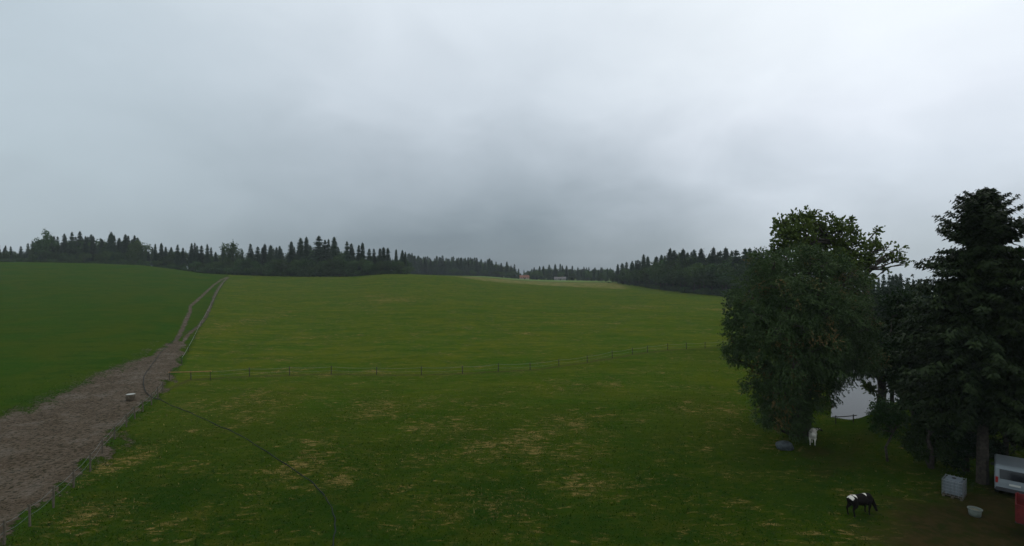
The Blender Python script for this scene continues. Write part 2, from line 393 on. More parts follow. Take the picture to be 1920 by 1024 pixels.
def ground_mat():
    m = bpy.data.materials.new('pasture'); m.use_nodes = True; t = NT(m.node_tree)
    b = m.node_tree.nodes['Principled BSDF']
    co = t.node('ShaderNodeNewGeometry').outputs['Position']
    za = t.node('ShaderNodeAttribute', attribute_name='zone_a'); zb = t.node('ShaderNodeAttribute', attribute_name='zone_b')
    sa = t.node('ShaderNodeSeparateColor'); t.l.new(za.outputs['Color'], sa.inputs[0]); mud, mead, straw = sa.outputs; yel = za.outputs['Alpha']
    sb = t.node('ShaderNodeSeparateColor'); t.l.new(zb.outputs['Color'], sb.inputs[0]); yard, verge, strip = sb.outputs; leftf = zb.outputs['Alpha']
    nL = t.noise(co, .03, 4, .55, .4); nM = t.noise(co, .18, 5, .6, .3); nS = t.noise(co, 1.3, 5, .65, .2); nF = t.noise(co, 7, 4, .7); nX = t.noise(co, 28, 3, .7)
    swath = t.noise(co, .22, 3, .5, .2, ((.12, 1, 1), (0, 0, R(2))))
    fib = t.noise(co, 3.2, 5, .7, .8, ((.35, 1.3, 1), (0, 0, R(8))))
    st1 = t.noise(co, .42, 5, .62, .4, ((.40, 1.25, 1), (0, 0, R(-4)))); st2 = t.noise(co, 1.5, 4, .65, .3, ((.35, 1.2, 1), (0, 0, R(5)))); blot = t.noise(co, .075, 4, .6, .6)
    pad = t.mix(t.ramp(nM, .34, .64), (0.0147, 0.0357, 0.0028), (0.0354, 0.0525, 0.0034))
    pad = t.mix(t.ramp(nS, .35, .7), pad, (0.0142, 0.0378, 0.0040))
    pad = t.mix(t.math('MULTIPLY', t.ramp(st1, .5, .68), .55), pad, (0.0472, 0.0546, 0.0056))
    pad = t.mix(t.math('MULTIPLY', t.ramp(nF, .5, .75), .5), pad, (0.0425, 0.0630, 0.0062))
    mea = t.mix(t.ramp(blot, .36, .62), (0.0355, 0.0717, 0.0047), (0.0598, 0.0791, 0.0051))
    mea = t.mix(t.math('MULTIPLY', t.ramp(swath, .45, .60), .40), mea, (0.0860, 0.0956, 0.0109))
    mea = t.mix(t.math('MULTIPLY', t.ramp(nM, .42, .62), .6), mea, (0.0280, 0.0680, 0.0055))
    mea = t.mix(t.math('MULTIPLY', t.ramp(st1, .50, .66), .60), mea, (0.0244, 0.0533, 0.0041))
    mea = t.mix(t.math('MULTIPLY', t.ramp(st1, .46, .30), .55), mea, (0.0878, 0.0974, 0.0116))
    mea = t.mix(t.math('MULTIPLY', t.ramp(st2, .57, .68), .65), mea, (0.1402, 0.1286, 0.0245))
    lef = t.mix(t.ramp(blot, .34, .62), (0.0223, 0.0567, 0.0047), (0.0372, 0.0590, 0.0047))
    lef = t.mix(t.math('MULTIPLY', t.ramp(st1, .46, .62), .6), lef, (0.0173, 0.0476, 0.0041))
    lef = t.mix(t.math('MULTIPLY', t.ramp(nS, .5, .7), .45), lef, (0.0521, 0.0726, 0.0068))
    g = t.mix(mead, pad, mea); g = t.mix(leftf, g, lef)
    # dead, flattened hay: sparse fibrous flecks, denser where the patches lie
    fib2 = t.noise(co, 2.0, 6, .78, 1.0, ((.5, 1.4, 1), (0, 0, R(12))))
    notleft = t.math('SUBTRACT', 1, t.math('MULTIPLY', leftf, .92))
    amt = t.math('ADD', t.math('MULTIPLY', straw, .080), t.math('MULTIPLY', t.ramp(nM, .44, .66), .080))
    amt = t.math('ADD', t.math('ADD', amt, .010), t.math('MULTIPLY', t.math('SUBTRACT', t.noise(co, .55, 4, .65, .5), .5), .30))
    a = t.math('ADD', t.math('ADD', fib2, amt), t.math('MULTIPLY', t.math('SUBTRACT', nX, .5), .12))
    fl = t.math('MULTIPLY', t.ramp(a, .56, .73), notleft)
    g = t.mix(t.math('MULTIPLY', fl, .8), g, t.mix(t.ramp(a, .60, .74), (.090, .064, .017), (.215, .150, .052)))
    g = t.mix(t.math('MULTIPLY', yel, t.ramp(nM, .35, .6, .25, .85)), g, t.mix(t.ramp(nM, .4, .62), (.125, .135, .038), (.18, .145, .055)))
    g = t.mix(t.math('MULTIPLY', strip, .9), g, (.11, .16, .05))
    g = t.mix(t.math('MULTIPLY', verge, t.ramp(nS, .3, .6, .35, .95)), g, t.mix(nF, (.022, .040, .010), (.075, .055, .022)))
    g = t.mix(t.math('MULTIPLY', yard, t.ramp(nS, .25, .6, .6, 1)), g, t.mix(t.ramp(nS, .35, .65), (.022, .020, .007), (.042, .031, .011)))
    clod = t.noise(co, 3.4, 6, .76, .4); cl2 = t.noise(co, .35, 4, .6, .4); peb = t.noise(co, 5.5, 4, .8)
    mc = t.mix(t.ramp(cl2, .38, .62), (.078, .056, .036), (.112, .086, .060))
    mc = t.mix(t.math('MULTIPLY', t.ramp(peb, .46, .56), .6), mc, (.050, .036, .020))
    mc = t.mix(t.ramp(clod, .52, .58), mc, (.020, .018, .006))
    mc = t.mix(t.math('MULTIPLY', t.ramp(clod, .46, .40), .6), mc, (.140, .112, .086))
    edge = t.math('ADD', mud, t.math('MULTIPLY', t.math('SUBTRACT', nF, .5), .9))
    edge = t.math('ADD', edge, t.math('MULTIPLY', t.math('SUBTRACT', clod, .5), -2.0))
    mf = t.ramp(edge, .38, .58)
    col = t.mix(mf, g, mc)
    t.l.new(col, b.inputs['Base Color'])
    wet = t.math('MULTIPLY', mf, t.ramp(cl2, .52, .66))
    t.l.new(t.math('SUBTRACT', .85, t.math('MULTIPLY', wet, .25)), b.inputs['Roughness'])
    t.l.new(t.math('MULTIPLY', mf, .05), b.inputs['Specular IOR Level'])
    b.inputs['Sheen Weight'].default_value = .0
    hgt = t.math('ADD', t.math('MULTIPLY', nF, .05), t.math('ADD', t.math('MULTIPLY', nS, .10), t.math('MULTIPLY', nX, .02)))
    hgt = t.math('ADD', hgt, t.math('MULTIPLY', t.math('MULTIPLY', mf, clod), .14))
    bp = t.node('ShaderNodeBump'); bp.inputs['Strength'].default_value = .9; bp.inputs['Distance'].default_value = 1.0
    t.l.new(hgt, bp.inputs['Height']); t.l.new(bp.outputs[0], b.inputs['Normal'])
    return m
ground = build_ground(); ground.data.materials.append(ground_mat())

# pond water
def build_pond():
    V = [(x, y, WATER_Z) for x, y in POND]
    cx = sum(v[0] for v in V)/len(V); cy = sum(v[1] for v in V)/len(V)
    V = [(cx+(v[0]-cx)*1.06, cy+(v[1]-cy)*1.05, v[2]) for v in V]
    me = bpy.data.meshes.new('water'); me.from_pydata(V, [], [list(range(len(V)))]); me.update()
    if me.polygons[0].normal.z < 0: me.flip_normals()
    m = bpy.data.materials.new('pond_water'); m.use_nodes = True; t = NT(m.node_tree); b = m.node_tree.nodes['Principled BSDF']
    b.inputs['Base Color'].default_value = (.012, .016, .012, 1); b.inputs['Roughness'].default_value = .10; b.inputs['IOR'].default_value = 1.24; b.inputs['Specular IOR Level'].default_value = .25
    co = t.node('ShaderNodeNewGeometry').outputs['Position']
    bp = t.node('ShaderNodeBump'); bp.inputs['Distance'].default_value = .008; bp.inputs['Strength'].default_value = .6
    t.l.new(t.noise(co, 4, 3), bp.inputs['Height']); t.l.new(bp.outputs[0], b.inputs['Normal'])
    me.materials.append(m); o = bpy.data.objects.new('water', me); C.objects.link(o); tag(o, kind='structure')
build_pond()

# ------------------------------------------------------------ materials
M = {}
M['bark'] = mat('bark', (.055, .045, .035), .9, .2, var=.4, scale=5, bump=.03)
M['bark_pale'] = mat('bark_pale', (.11, .095, .075), .9, .2, var=.35, scale=5, bump=.02)
M['spruce'] = leafmat('spruce_needles', (.012, .028, .012), (.032, .060, .026), trans=.08)
M['spruce_near'] = leafmat('near_spruce_needles', (.008, .016, .006), (.025, .040, .012), trans=.08)
M['broad'] = leafmat('broad_leaves', (.024, .052, .014), (.058, .100, .026), trans=.2)
M['bush'] = leafmat('bush_leaves', (.030, .062, .020), (.062, .105, .035), trans=.2)
M['willow'] = leafmat('willow_leaves', (.017, .036, .009), (.082, .118, .042), trans=.2, accent=(.20, .12, .05))
M['poplar'] = leafmat('poplar_leaves', (.040, .075, .012), (.110, .150, .030), trans=.25)
M['alder'] = leafmat('alder_leaves', (.008, .021, .005), (.022, .043, .009), trans=.15)
M['wood'] = mat('weathered_wood', (.10, .085, .06), .85, .2, var=.3, scale=9, bump=.004)
M['wood_dark'] = mat('dark_post_wood', (.045, .038, .026), .85, .2, var=.3, scale=9, bump=.004)
M['tape'] = mat('fence_tape', (.17, .19, .165), .6, .3, var=.1)
M['wire'] = mat('fence_wire', (.10, .12, .11), .5, .4)
M['hose'] = mat('hose_rubber', (.010, .015, .014), .7, .1, var=.2)
M['pole'] = mat('orange_pole', (.30, .165, .06), .7, .3, var=.2, scale=3)

# ------------------------------------------------------------ distant trees
def spruce_parts(name, h, rmax, levels, per, K, material, trunkmat, base=.12, droop=.42, w0=.55, irregular=.25, mult=1, power=.85, seed=0, rootr=None, low=1.):
    """a conifer: tapered trunk and whorls of drooping boughs made of needle sprays"""
    g = np.random.default_rng(seed)
    root = empty(name, (0, 0, 0))
    tr = MB(); rr = rootr or h*.012+.06
    tr.tube([(0, 0, -.4), (0.02*h*.1, 0, h*.3), (0, .01*h*.1, h*.7), (0, 0, h*.985)], [rr*1.15, rr*.85, rr*.4, .02], 7)
    trunk = tr.build('trunk', trunkmat, root)
    P = []; D = []; Wd = []
    for i in range(levels):
        t = (i+g.uniform(-.3, .3))/levels; t = min(max(t, 0), .99)
        z = h*(base+(1-base)*t); Rm = rmax*(1-t)**power*(1 if t > .08 else .8)*min(1, low+(1-low)*t/.35)
        nb = per if t < .8 else max(4, per-2)
        a0 = g.uniform(0, 6.28)
        for b in range(nb):
            a = a0+b*2*math.pi/nb+g.uniform(-.35, .35); L = Rm*(1+g.uniform(-irregular, irregular*.75))+.12
            s = (np.arange(K)+g.uniform(.2, .9, K))/K
            x = np.cos(a)*L*s; y = np.sin(a)*L*s
            rise = .25 if t > .75 else 0
            zz = z-droop*L*s*(1-t*.8)+.30*L*s**2.2*(.4+rise*2)+rise*L*s
            P.append(np.c_[x, y, zz]); D.append(np.tile([math.cos(a), math.sin(a), -droop*.5+rise], (K, 1)))
            Wd.append(w0*(1-.55*s)*(.35+.65*(L/rmax)**.6)*g.uniform(.75, 1.2, K))
    P = np.vstack(P); D = unit(np.vstack(D)); Wd = np.concatenate(Wd)
    side = unit(np.cross(D, [0, 0, 1]))
    out = []; tn = []
    for sgn in (-1, 1):
        for m_ in range(mult):
            k = len(P); j = g.normal(size=(k, 3))*Wd[:, None]*(.10+.22*(m_ > 0))
            p = P+j
            ax = unit(side*sgn*g.uniform(.5, 1.1, (k, 1))+D*g.uniform(.3, .9, (k, 1))+np.c_[np.zeros(k), np.zeros(k), -g.uniform(.25, .9, k)])
            q = unit(np.cross(ax, g.normal(size=(k, 3))*.6+[0, 0, 1])); ww = Wd[:, None]
            out.append(np.stack([p-q*ww*.22, p+q*ww*.22, p+ax*ww*g.uniform(.7, 1.15, (k, 1))], 1)); tn.append(g.random(k))
    k = 14; zz = np.linspace(h*.93, h*1.0, k); tip = np.c_[g.normal(size=k)*.01, g.normal(size=k)*.01, zz]
    dr = unit(np.c_[g.normal(size=k), g.normal(size=k), np.full(k, .3)])
    sz = (w0*.45*np.linspace(1, .3, k))[:, None]
    out.append(np.stack([tip-[0, 0, .1*w0], tip+[0, 0, .25*w0], tip+dr*sz], 1)); tn.append(g.random(k))
    V = np.vstack(out).reshape(-1, 3); Fc = np.arange(len(V)).reshape(-1, 3)
    crown = npmesh('crown', V, Fc, 3, material, root, np.repeat(np.concatenate(tn), 3))
    return root, [trunk, crown]

def lobed(name, lobes, n, material, trunkmat, trunk_pts, trunk_r, leaf=(.3, .2), hang=0, shell=.55, limbs=True, extra=None, loc=(0, 0, 0), sprig=1, sprig_len=.5, seed=0, squash=1.0, twigs=0):
    """a broadleaf tree: trunk, a limb to every lobe, leaves massed in the outer shell of each lobe"""
    g = np.random.default_rng(seed)
    root = empty(name, loc)
    tr = MB(); tr.tube(trunk_pts, trunk_r, 9)
    tp = np.array(trunk_pts)
    if limbs:
        for (cx, cy, cz, r) in lobes:
            c = np.array([cx, cy, cz]); lo = tp[tp[:, 2] < cz-r*.1] if (tp[:, 2] < cz-r*.1).any() else tp[:1]
            dd = np.linalg.norm(lo-c, axis=1)+.6*np.abs(lo[:, 2]-c[2])*.3; s = lo[np.argmin(dd)]; L = np.linalg.norm(c-s)
            mid = (s+c)/2+np.array([g.normal()*.05*L, g.normal()*.05*L, -.06*L]); r0 = min(max(trunk_r)*.5, .03*L+.03)
            tr.tube([tuple(s), tuple(mid), tuple(c+np.array([0, 0, r*.2]))], [r0, r0*.6, r0*.18], 6)
            for k in range(twigs):
                d = unit(g.normal(size=3)+[0, 0, .35]); e = c+d*r*.85; m2 = (c+e)/2+g.normal(size=3)*.06*r
                tr.tube([tuple((mid+c)/2 if k % 2 else c), tuple(m2), tuple(e)], [r0*.35, r0*.2, .012], 4, False)
    trunk = tr.build('trunk', trunkmat, root, True)
    L = np.array(lobes); vol = L[:, 3]**2.2; pr = vol/vol.sum()
    ns = n//sprig
    idx = g.choice(len(L), ns, p=pr)
    d = unit(g.normal(size=(ns, 3))); rad = g.random(ns)**(1-shell*.8)
    # knobbly shell: radius varies with direction so the outline is uneven with gaps
    bump = 1+.22*np.sin(d[:, 0]*5+idx*1.7)*np.sin(d[:, 1]*6+idx)*1.2+.14*np.sin(d[:, 2]*9+idx*2.3+d[:, 0]*4)
    p = L[idx, :3]+d*(L[idx, 3]*rad*bump)[:, None]*np.array([1, 1, squash])
    # clear pockets
    pk = np.sin(p[:, 0]*1.9+1)*np.sin(p[:, 1]*2.1)*np.sin(p[:, 2]*2.3+2)
    keep = pk > -.42; p = p[keep]; d = d[keep]
    ax = unit(d*(1-hang)+g.normal(size=p.shape)*.5*(1-hang*.5)+np.array([0, 0, -1.6*hang]))
    if sprig > 1:
        k = len(p); s = (np.arange(sprig)/sprig)[None, :, None]
        ln = g.uniform(.5, 1.2, (k, 1, 1))*sprig_len
        P = p[:, None, :]+ax[:, None, :]*s*ln+g.normal(size=(k, sprig, 3))*.05*sprig_len
        A = ax[:, None, :]+g.normal(size=(k, sprig, 3))*.55
        tn = np.clip(np.repeat(g.random(k)[:, None], sprig, 1)*.6+g.random((k, sprig))*.4, 0, 1)
        p = P.reshape(-1, 3); ax = A.reshape(-1, 3); tn = tn.ravel()
    else: tn = g.random(len(p))
    sz = g.uniform(.7, 1.3, len(p))
    crown = leaves(p, ax, leaf[0]*sz, leaf[1]*sz, 'crown', material, root, tn)
    return root, [trunk, crown]

protos = []
for i, (rm, lv, bs, ir) in enumerate([(4.6, 26, .08, .3), (4.0, 28, .14, .35), (5.0, 24, .06, .35), (4.2, 24, .20, .45), (3.4, 26, .08, .3), (5.2, 24, .08, .45)]):
    protos.append(spruce_parts('spruce_tree', 24, rm, lv, 7, 6, M['spruce'], M['bark'], base=bs, w0=1.9, irregular=ir, mult=2, power=.8, droop=.6, seed=100+i))
bprotos = []
for i in range(4):
    g = np.random.default_rng(200+i); lobes = [(g.normal()*1.6, g.normal()*1.6, g.uniform(4.2, 9.2), g.uniform(1.3, 2.3)) for _ in range(11)]+[(0, 0, 10, 1.6), (0, 0, 6, 2.6)]
    bprotos.append(lobed('broadleaf_tree', lobes, 2600, M['broad'], M['bark'], [(0, 0, -.4), (.1, 0, 4), (0, .1, 8)], [.28, .2, .08], leaf=(.55, .4), seed=300+i))
uprotos = []
for i in range(3):
    g = np.random.default_rng(230+i); lobes = [(g.normal()*1.1, g.normal()*.9, g.uniform(.6, 2.6), g.uniform(.7, 1.3)) for _ in range(9)]
    uprotos.append(lobed('bush', lobes, 1300, M['bush'], M['bark'], [(0, 0, -.3), (.1, 0, .8), (0, .1, 1.8)], [.1, .07, .03], leaf=(.38, .26), seed=330+i))
PH = {'spruce_tree': 24., 'broadleaf_tree': 11.6, 'bush': 3.7}
used = {}
def place(kindlist, px, ytop, Y, label, cat, group=None, wide=1., h=None, idx=None):
    k = random.randrange(len(kindlist)) if idx is None else idx
    root, ch = kindlist[k]; base = root.name.split('.')[0]
    key = (base, k)
    if key not in used: used[key] = 1; o = root
    else: o = copy_tree(root, ch)
    x = (px-960)/F*Y; hh = h or top_h(px, ytop, Y); s = hh/PH[base]
    o.location = (x, Y, H(x, Y)-.1); o.rotation_euler = (random.uniform(-.015, .015), random.uniform(-.02, .02), random.uniform(0, 6.28))
    sx = s*wide*random.uniform(.85, 1.2); o.scale = (sx, sx, s)
    for kk in ('group',):
        if kk in o: del o[kk]
    tag(o, label, cat, group); return o

def yfar(p): return float(np.interp(p, [1085, 1130, 1180, 1230, 1300, 1366, 1450], [520, 450, 375, 320, 275, 250, 235]))
def band(px0, px1, step, Yr, prof, lists, label, cat, group, jit=4, wide=1., dense=1.):
    xs, ys = zip(*prof); p = px0
    while p < px1:
        Y = yfar(p)+random.uniform(0, Yr) if not isinstance(Yr, tuple) else random.uniform(*Yr)
        if not isinstance(Yr, tuple) and Yr < 0: Y = yfar(p)+Yr
        yt = np.interp(p, xs, ys)+random.uniform(-.5, .6)*jit+random.random()**3*1.8*jit-(random.random() < .12)*.7*jit
        place(lists, p, yt, Y, label, cat, group, wide)
        p += step*random.uniform(.35, 1.65)

ORD = 'first second third fourth fifth sixth seventh eighth ninth tenth eleventh twelfth thirteenth fourteenth fifteenth sixteenth seventeenth eighteenth nineteenth twentieth twenty-first twenty-second twenty-third twenty-fourth'.split(); nC = nH = 0
LA = 'dark spruce in the forest edge on the rise behind the left-hand field'
band(-30, 262, 10, (328, 342), [(-30, 455), (0, 462), (20, 464), (50, 459), (60, 450), (100, 445), (140, 437), (200, 438), (255, 436)], protos, LA, 'tree', 'spruces behind the left field', 8)
band(-30, 258, 15, (345, 362), [(-30, 458), (50, 460), (60, 452), (130, 437), (255, 440)], protos, LA, 'tree', 'spruces behind the left field', 6)
LB = 'slender spruce in the low dark belt of trees left of the track\'s far end'
band(266, 432, 10, (326, 340), [(266, 458), (300, 462), (318, 456), (350, 456), (400, 466), (432, 465)], protos, LB, 'tree', 'slender spruces left of the track end', 9)
band(262, 432, 16, (345, 360), [(262, 462), (432, 464)], protos, LB, 'tree', 'slender spruces left of the track end', 5)
LC = 'dark spruce in the pointed row of conifers beyond the middle of the meadow'
for (p, y, wd) in [(470, 457, 1), (483, 462, 1), (497, 457, 1), (508, 459, .9), (525, 461, 1), (545, 452, 1), (563, 446, 1.), (575, 444, .8), (609, 449, .8), (616, 448, .8), (627, 444, .9), (651, 452, .9), (658, 456, .9), (672, 459, .9), (680, 454, .9), (692, 466, 1), (702, 466, 1), (712, 465, 1), (719, 463, 1), (728, 464, 1), (743, 467, 1), (754, 468, 1), (759, 476, 1)]:
    nth = ORD[nC]; nC += 1
    place(protos, p, y, random.uniform(316, 326), nth+' pointed spruce from the left in the front row beyond the meadow', 'tree', 'pointed spruces beyond the meadow', wd*1.15)
place(protos, 597, 442, 312, 'broadest and highest spruce in the pointed row beyond the meadow', 'tree', wide=1.35, idx=5)
band(445, 762, 12, (334, 346), [(445, 468), (560, 458), (620, 458), (700, 472), (762, 476)], protos, LC, 'tree', 'pointed spruces beyond the meadow', 5)
LF = 'hazy spruce of the far wood sloping down toward the distant farmhouses'
band(755, 966, 6.5, (560, 575), [(755, 474), (800, 480), (850, 481), (885, 482), (905, 486), (930, 490), (962, 492)], protos, LF, 'tree', 'spruces of the far wood', 4.5, 1.1)
band(755, 940, 11, (590, 610), [(755, 474), (800, 480), (850, 481), (885, 482), (905, 486), (930, 489)], protos, LF, 'tree', 'spruces of the far wood', 2, 1.1)
band(962, 1005, 7, (640, 670), [(962, 502), (985, 504), (1005, 503)], protos, 'low hazy spruce in the far gap above the farmhouses', 'tree', 'low spruces in the far gap', 1.5)
LG = 'hazy spruce in the far wood between the farmhouses and the right-hand forest'
band(1002, 1130, 7, (560, 580), [(1002, 498), (1030, 497), (1045, 494), (1080, 500), (1110, 502), (1150, 497)], protos, LG, 'tree', 'hazy spruces right of the farmhouses', 2, 1.1)
LH = 'dark spruce along the forest edge right of the meadow'
for (p, y) in [(1158, 495), (1166, 493), (1175, 491), (1186, 489), (1197, 487), (1206, 477), (1214, 480), (1230, 480), (1240, 478), (1255, 465), (1265, 469), (1282, 466), (1300, 468), (1315, 466), (1337, 463), (1350, 470), (1363, 463), (1380, 468), (1398, 465), (1407, 465), (1414, 468), (1428, 472)]:
    nth = ORD[nH]; nH += 1
    place(protos, p, y, yfar(p)+random.uniform(4, 14), nth+' spruce from the left along the forest edge right of the meadow', 'tree', 'spruces right of the meadow', 1.2)
band(1095, 1450, 12, 40, [(1095, 508), (1120, 506), (1160, 497), (1200, 489), (1240, 480), (1260, 470), (1450, 472)], protos, LH, 'tree', 'spruces right of the meadow', 5)
LI = 'spruce tip showing between the poplar and the big near spruce'
band(1630, 1750, 8, (150, 175), [(1630, 518), (1660, 515), (1690, 513), (1705, 520), (1750, 530)], protos, LI, 'tree', 'spruce tips right of the poplar', 4, .9)
# taller broadleaved trees standing inside the wood, closing it behind the conifers
def shift(pr, d): return [(a, b+d) for a, b in pr]
band(-30, 262, 17, (336, 352), shift([(-30, 455), (50, 462), (60, 455), (100, 447), (140, 440), (255, 440)], 9), bprotos, 'dark broadleaf crown closing the forest behind the left-hand field', 'tree', 'broadleaf crowns inside the left forest', 3, 1.0)
band(266, 440, 15, (332, 350), shift([(266, 460), (318, 458), (400, 467), (440, 466)], 9), bprotos, 'dark broadleaf crown among the slender spruces left of the track end', 'tree', 'broadleaf crowns among the slender spruces', 3, 1.2)
band(445, 768, 15, (328, 348), shift([(445, 466), (560, 458), (640, 459), (700, 468), (768, 474)], 10), bprotos, 'dark broadleaf crown among the pointed spruces beyond the meadow', 'tree', 'broadleaf crowns among the pointed spruces', 3, 1.05)
band(758, 962, 9, (578, 600), shift([(755, 476), (800, 481), (885, 483), (905, 487), (962, 494)], 4), bprotos, 'hazy broadleaf crown in the far sloping wood', 'tree', 'hazy crowns in the far wood', 1.5, 1.3)
band(990, 1150, 9, (585, 600), shift([(990, 503), (1030, 498), (1080, 501), (1110, 503), (1150, 498)], 3), bprotos, 'hazy broadleaf crown in the wood right of the farmhouses', 'tree', 'hazy crowns right of the farmhouses', 1.5, 1.4)
band(1100, 1450, 13, 25, shift([(1100, 506), (1125, 502), (1160, 495), (1200, 486), (1240, 479), (1260, 468), (1450, 470)], 7), bprotos, 'dark broadleaf crown inside the forest right of the meadow', 'tree', 'broadleaf crowns inside the right forest', 4, 1.0)
# broadleaved trees and bushes at the forest edges
band(-20, 262, 19, (312, 322), [(-20, 474), (262, 470)], bprotos, 'rounded broadleaf tree at the foot of the forest behind the left-hand field', 'tree', 'broadleaf trees behind the left field', 5, 1.2)
place(bprotos, 85, 428, 322, 'tall ragged-topped tree rising above the forest at the far left', 'tree', wide=.62, idx=1)
place(bprotos, 435, 451, 318, 'tall round-topped broadleaf tree beside the far end of the track', 'tree', wide=.72, idx=2)
place(bprotos, 748, 488, 306, 'light green round tree at the right end of the pointed spruce row', 'tree', wide=.9, idx=3)
band(262, 445, 16, (306, 316), [(262, 486), (340, 489), (445, 487)], bprotos, 'low green thicket tree in front of the slender spruces', 'tree', 'thicket trees left of the track end', 4, 1.5)
band(448, 760, 17, (302, 311), [(448, 486), (560, 484), (640, 480), (760, 492)], bprotos, 'rounded green tree at the foot of the pointed spruce row', 'tree', 'broadleaf trees below the pointed spruces', 5, 1.15)
band(1090, 1440, 14, -4, [(1090, 520), (1130, 516), (1160, 510), (1250, 495), (1440, 495)], bprotos, 'rounded dark tree at the foot of the forest right of the meadow', 'tree', 'broadleaf trees right of the meadow', 6, 1.15)
band(850, 1150, 16, (520, 545), [(850, 503), (960, 507), (1150, 510)], bprotos, 'small hazy tree at the foot of the far wood', 'tree', 'small trees below the far wood', 3, 1.3)
band(-20, 262, 8, (304, 309), [(-20, 483), (262, 487)], uprotos, 'low bush along the top of the left-hand field', 'bush', 'bushes along the left field', 2, 1.6)
band(262, 765, 8, (301, 306), [(262, 492), (330, 498), (640, 502), (765, 502)], uprotos, 'low green bush along the far edge of the meadow', 'bush', 'bushes along the far meadow edge', 3, 1.5)
band(1110, 1440, 12, -11, [(1110, 524), (1150, 529), (1230, 533), (1300, 537), (1440, 545)], uprotos, 'dark low bush at the right-hand forest edge', 'bush', 'bushes at the right forest edge', 2, 1.5)

# ------------------------------------------------------------ near trees
def wp(px, py, Y): return ((px-960)/F*Y, Y, CAMH-(py-HOR)/F*Y)
def rel(lst, base):
    """lobe list (px, py, radius in px, distance) -> metres relative to the tree's base"""
    o = []
    for (px, py, r, Y) in lst:
        x, y, z = wp(px, py, Y); o.append((x-base[0], y-base[1], z-base[2], r/F*Y))
    return o
def relp(lst, base): return [tuple(np.array(wp(*p))-np.array(base)) for p in lst]
# willow
bx, by = (1500-960)/F*43, 43; WB = (bx, by, H(bx, by))
g = np.random.default_rng(5)
wl = [(1500, 520, 55, 43), (1450, 520, 42, 42), (1550, 520, 45, 43), (1590, 545, 42, 43), (1410, 560, 42, 42), (1480, 580, 62, 40), (1550, 590, 60, 40), (1600, 610, 38, 42), (1400, 620, 38, 42), (1440, 640, 50, 40),
      (1520, 660, 60, 39.5), (1580, 670, 42, 41), (1383, 655, 28, 42), (1612, 650, 26, 42), (1460, 700, 44, 40), (1540, 710, 38, 41), (1445, 750, 30, 41), (1480, 770, 34, 40.5), (1492, 800, 20, 40.5), (1425, 700, 22, 41), (1500, 570, 52, 45), (1430, 610, 38, 45), (1580, 610, 38, 45), (1500, 650, 46, 44), (1468, 545, 30, 39.5), (1530, 552, 28, 39.3), (1420, 592, 26, 39.6), (1505, 615, 30, 38.4), (1570, 560, 26, 40), (1462, 625, 26, 38.4), (1560, 640, 30, 38.6), (1485, 690, 26, 38), (1545, 500, 20, 41), (1450, 505, 20, 40.5), (1595, 520, 20, 41),
      (1430, 490, 25, 43), (1475, 488, 24, 42), (1520, 485, 26, 42), (1570, 500, 24, 42), (1608, 575, 26, 41), (1625, 620, 16, 41), (1376, 600, 18, 42), (1392, 572, 18, 42), (1370, 640, 15, 42), (1400, 668, 16, 41), (1510, 745, 30, 41), (1455, 790, 22, 40.5), (1440, 775, 26, 41), (1495, 775, 26, 41), (1605, 650, 36, 44), (1632, 675, 26, 45), (1545, 745, 22, 42), (1560, 705, 24, 42), (1590, 690, 26, 42), (1620, 665, 24, 43), (1465, 735, 36, 39.5), (1410, 720, 20, 41), (1380, 676, 10, 41.5)]
wr, _ = lobed('willow_tree', rel(wl, WB), 240000, M['willow'], M['bark'], [(0, 0, -.4), (.3, 0, 2.2), (.5, .2, 4.5), (.2, .1, 8)], [.75, .6, .5, .28], leaf=(.19, .068), hang=.34, shell=.92, loc=WB, sprig=8, sprig_len=.5, seed=41, twigs=3)
tag(wr, 'huge rounded grey-green willow hanging to the ground beside the pond', 'tree')
# poplar with an open crown behind the willow
bx, by = wp(1652, 765, 51.5)[:2]; PB = (bx, by, H(bx, by))
pl = [(1465, 425, 20, 52), (1478, 440, 22, 51), (1492, 414, 20, 53), (1518, 406, 18, 52), (1503, 432, 26, 51), (1530, 428, 22, 53), (1556, 420, 20, 52), (1575, 428, 18, 51), (1470, 462, 22, 52), (1500, 465, 30, 51), (1535, 460, 32, 53), (1570, 458, 30, 52), (1596, 436, 16, 52), (1606, 462, 24, 51),
      (1455, 478, 16, 52), (1600, 495, 26, 52), (1575, 495, 28, 50), (1645, 432, 9, 53), (1641, 460, 15, 52), (1663, 466, 15, 51), (1682, 470, 14, 52), (1691, 486, 9, 52), (1654, 488, 10, 53), (1630, 488, 16, 52), (1548, 500, 26, 52), (1622, 520, 18, 52), (1600, 530, 20, 52), (1700, 494, 5, 52), (1672, 484, 9, 52), (1515, 492, 22, 52), (1595, 412, 8, 53), (1660, 506, 8, 52), (1632, 728, 12, 50.3), (1620, 722, 9, 50.3), (1645, 745, 7, 50.3), (1640, 700, 12, 50.5)]
pr, _ = lobed('poplar_tree', rel(pl, PB), 27000, M['poplar'], M['bark'],
   relp([(1651, 770, 51.5), (1654, 735, 51.5), (1652, 690, 51.6), (1643, 630, 51.8), (1630, 575, 52), (1620, 530, 52), (1612, 505, 52), (1595, 480, 52), (1570, 455, 52)], PB), [.42, .38, .36, .32, .28, .24, .2, .14, .08],
   leaf=(.24, .19), shell=.35, loc=PB, sprig=4, sprig_len=.35, seed=42, twigs=5)
tag(pr, 'tall open-crowned poplar with a leaning dark trunk on the pond bank', 'tree')
lr = MB()
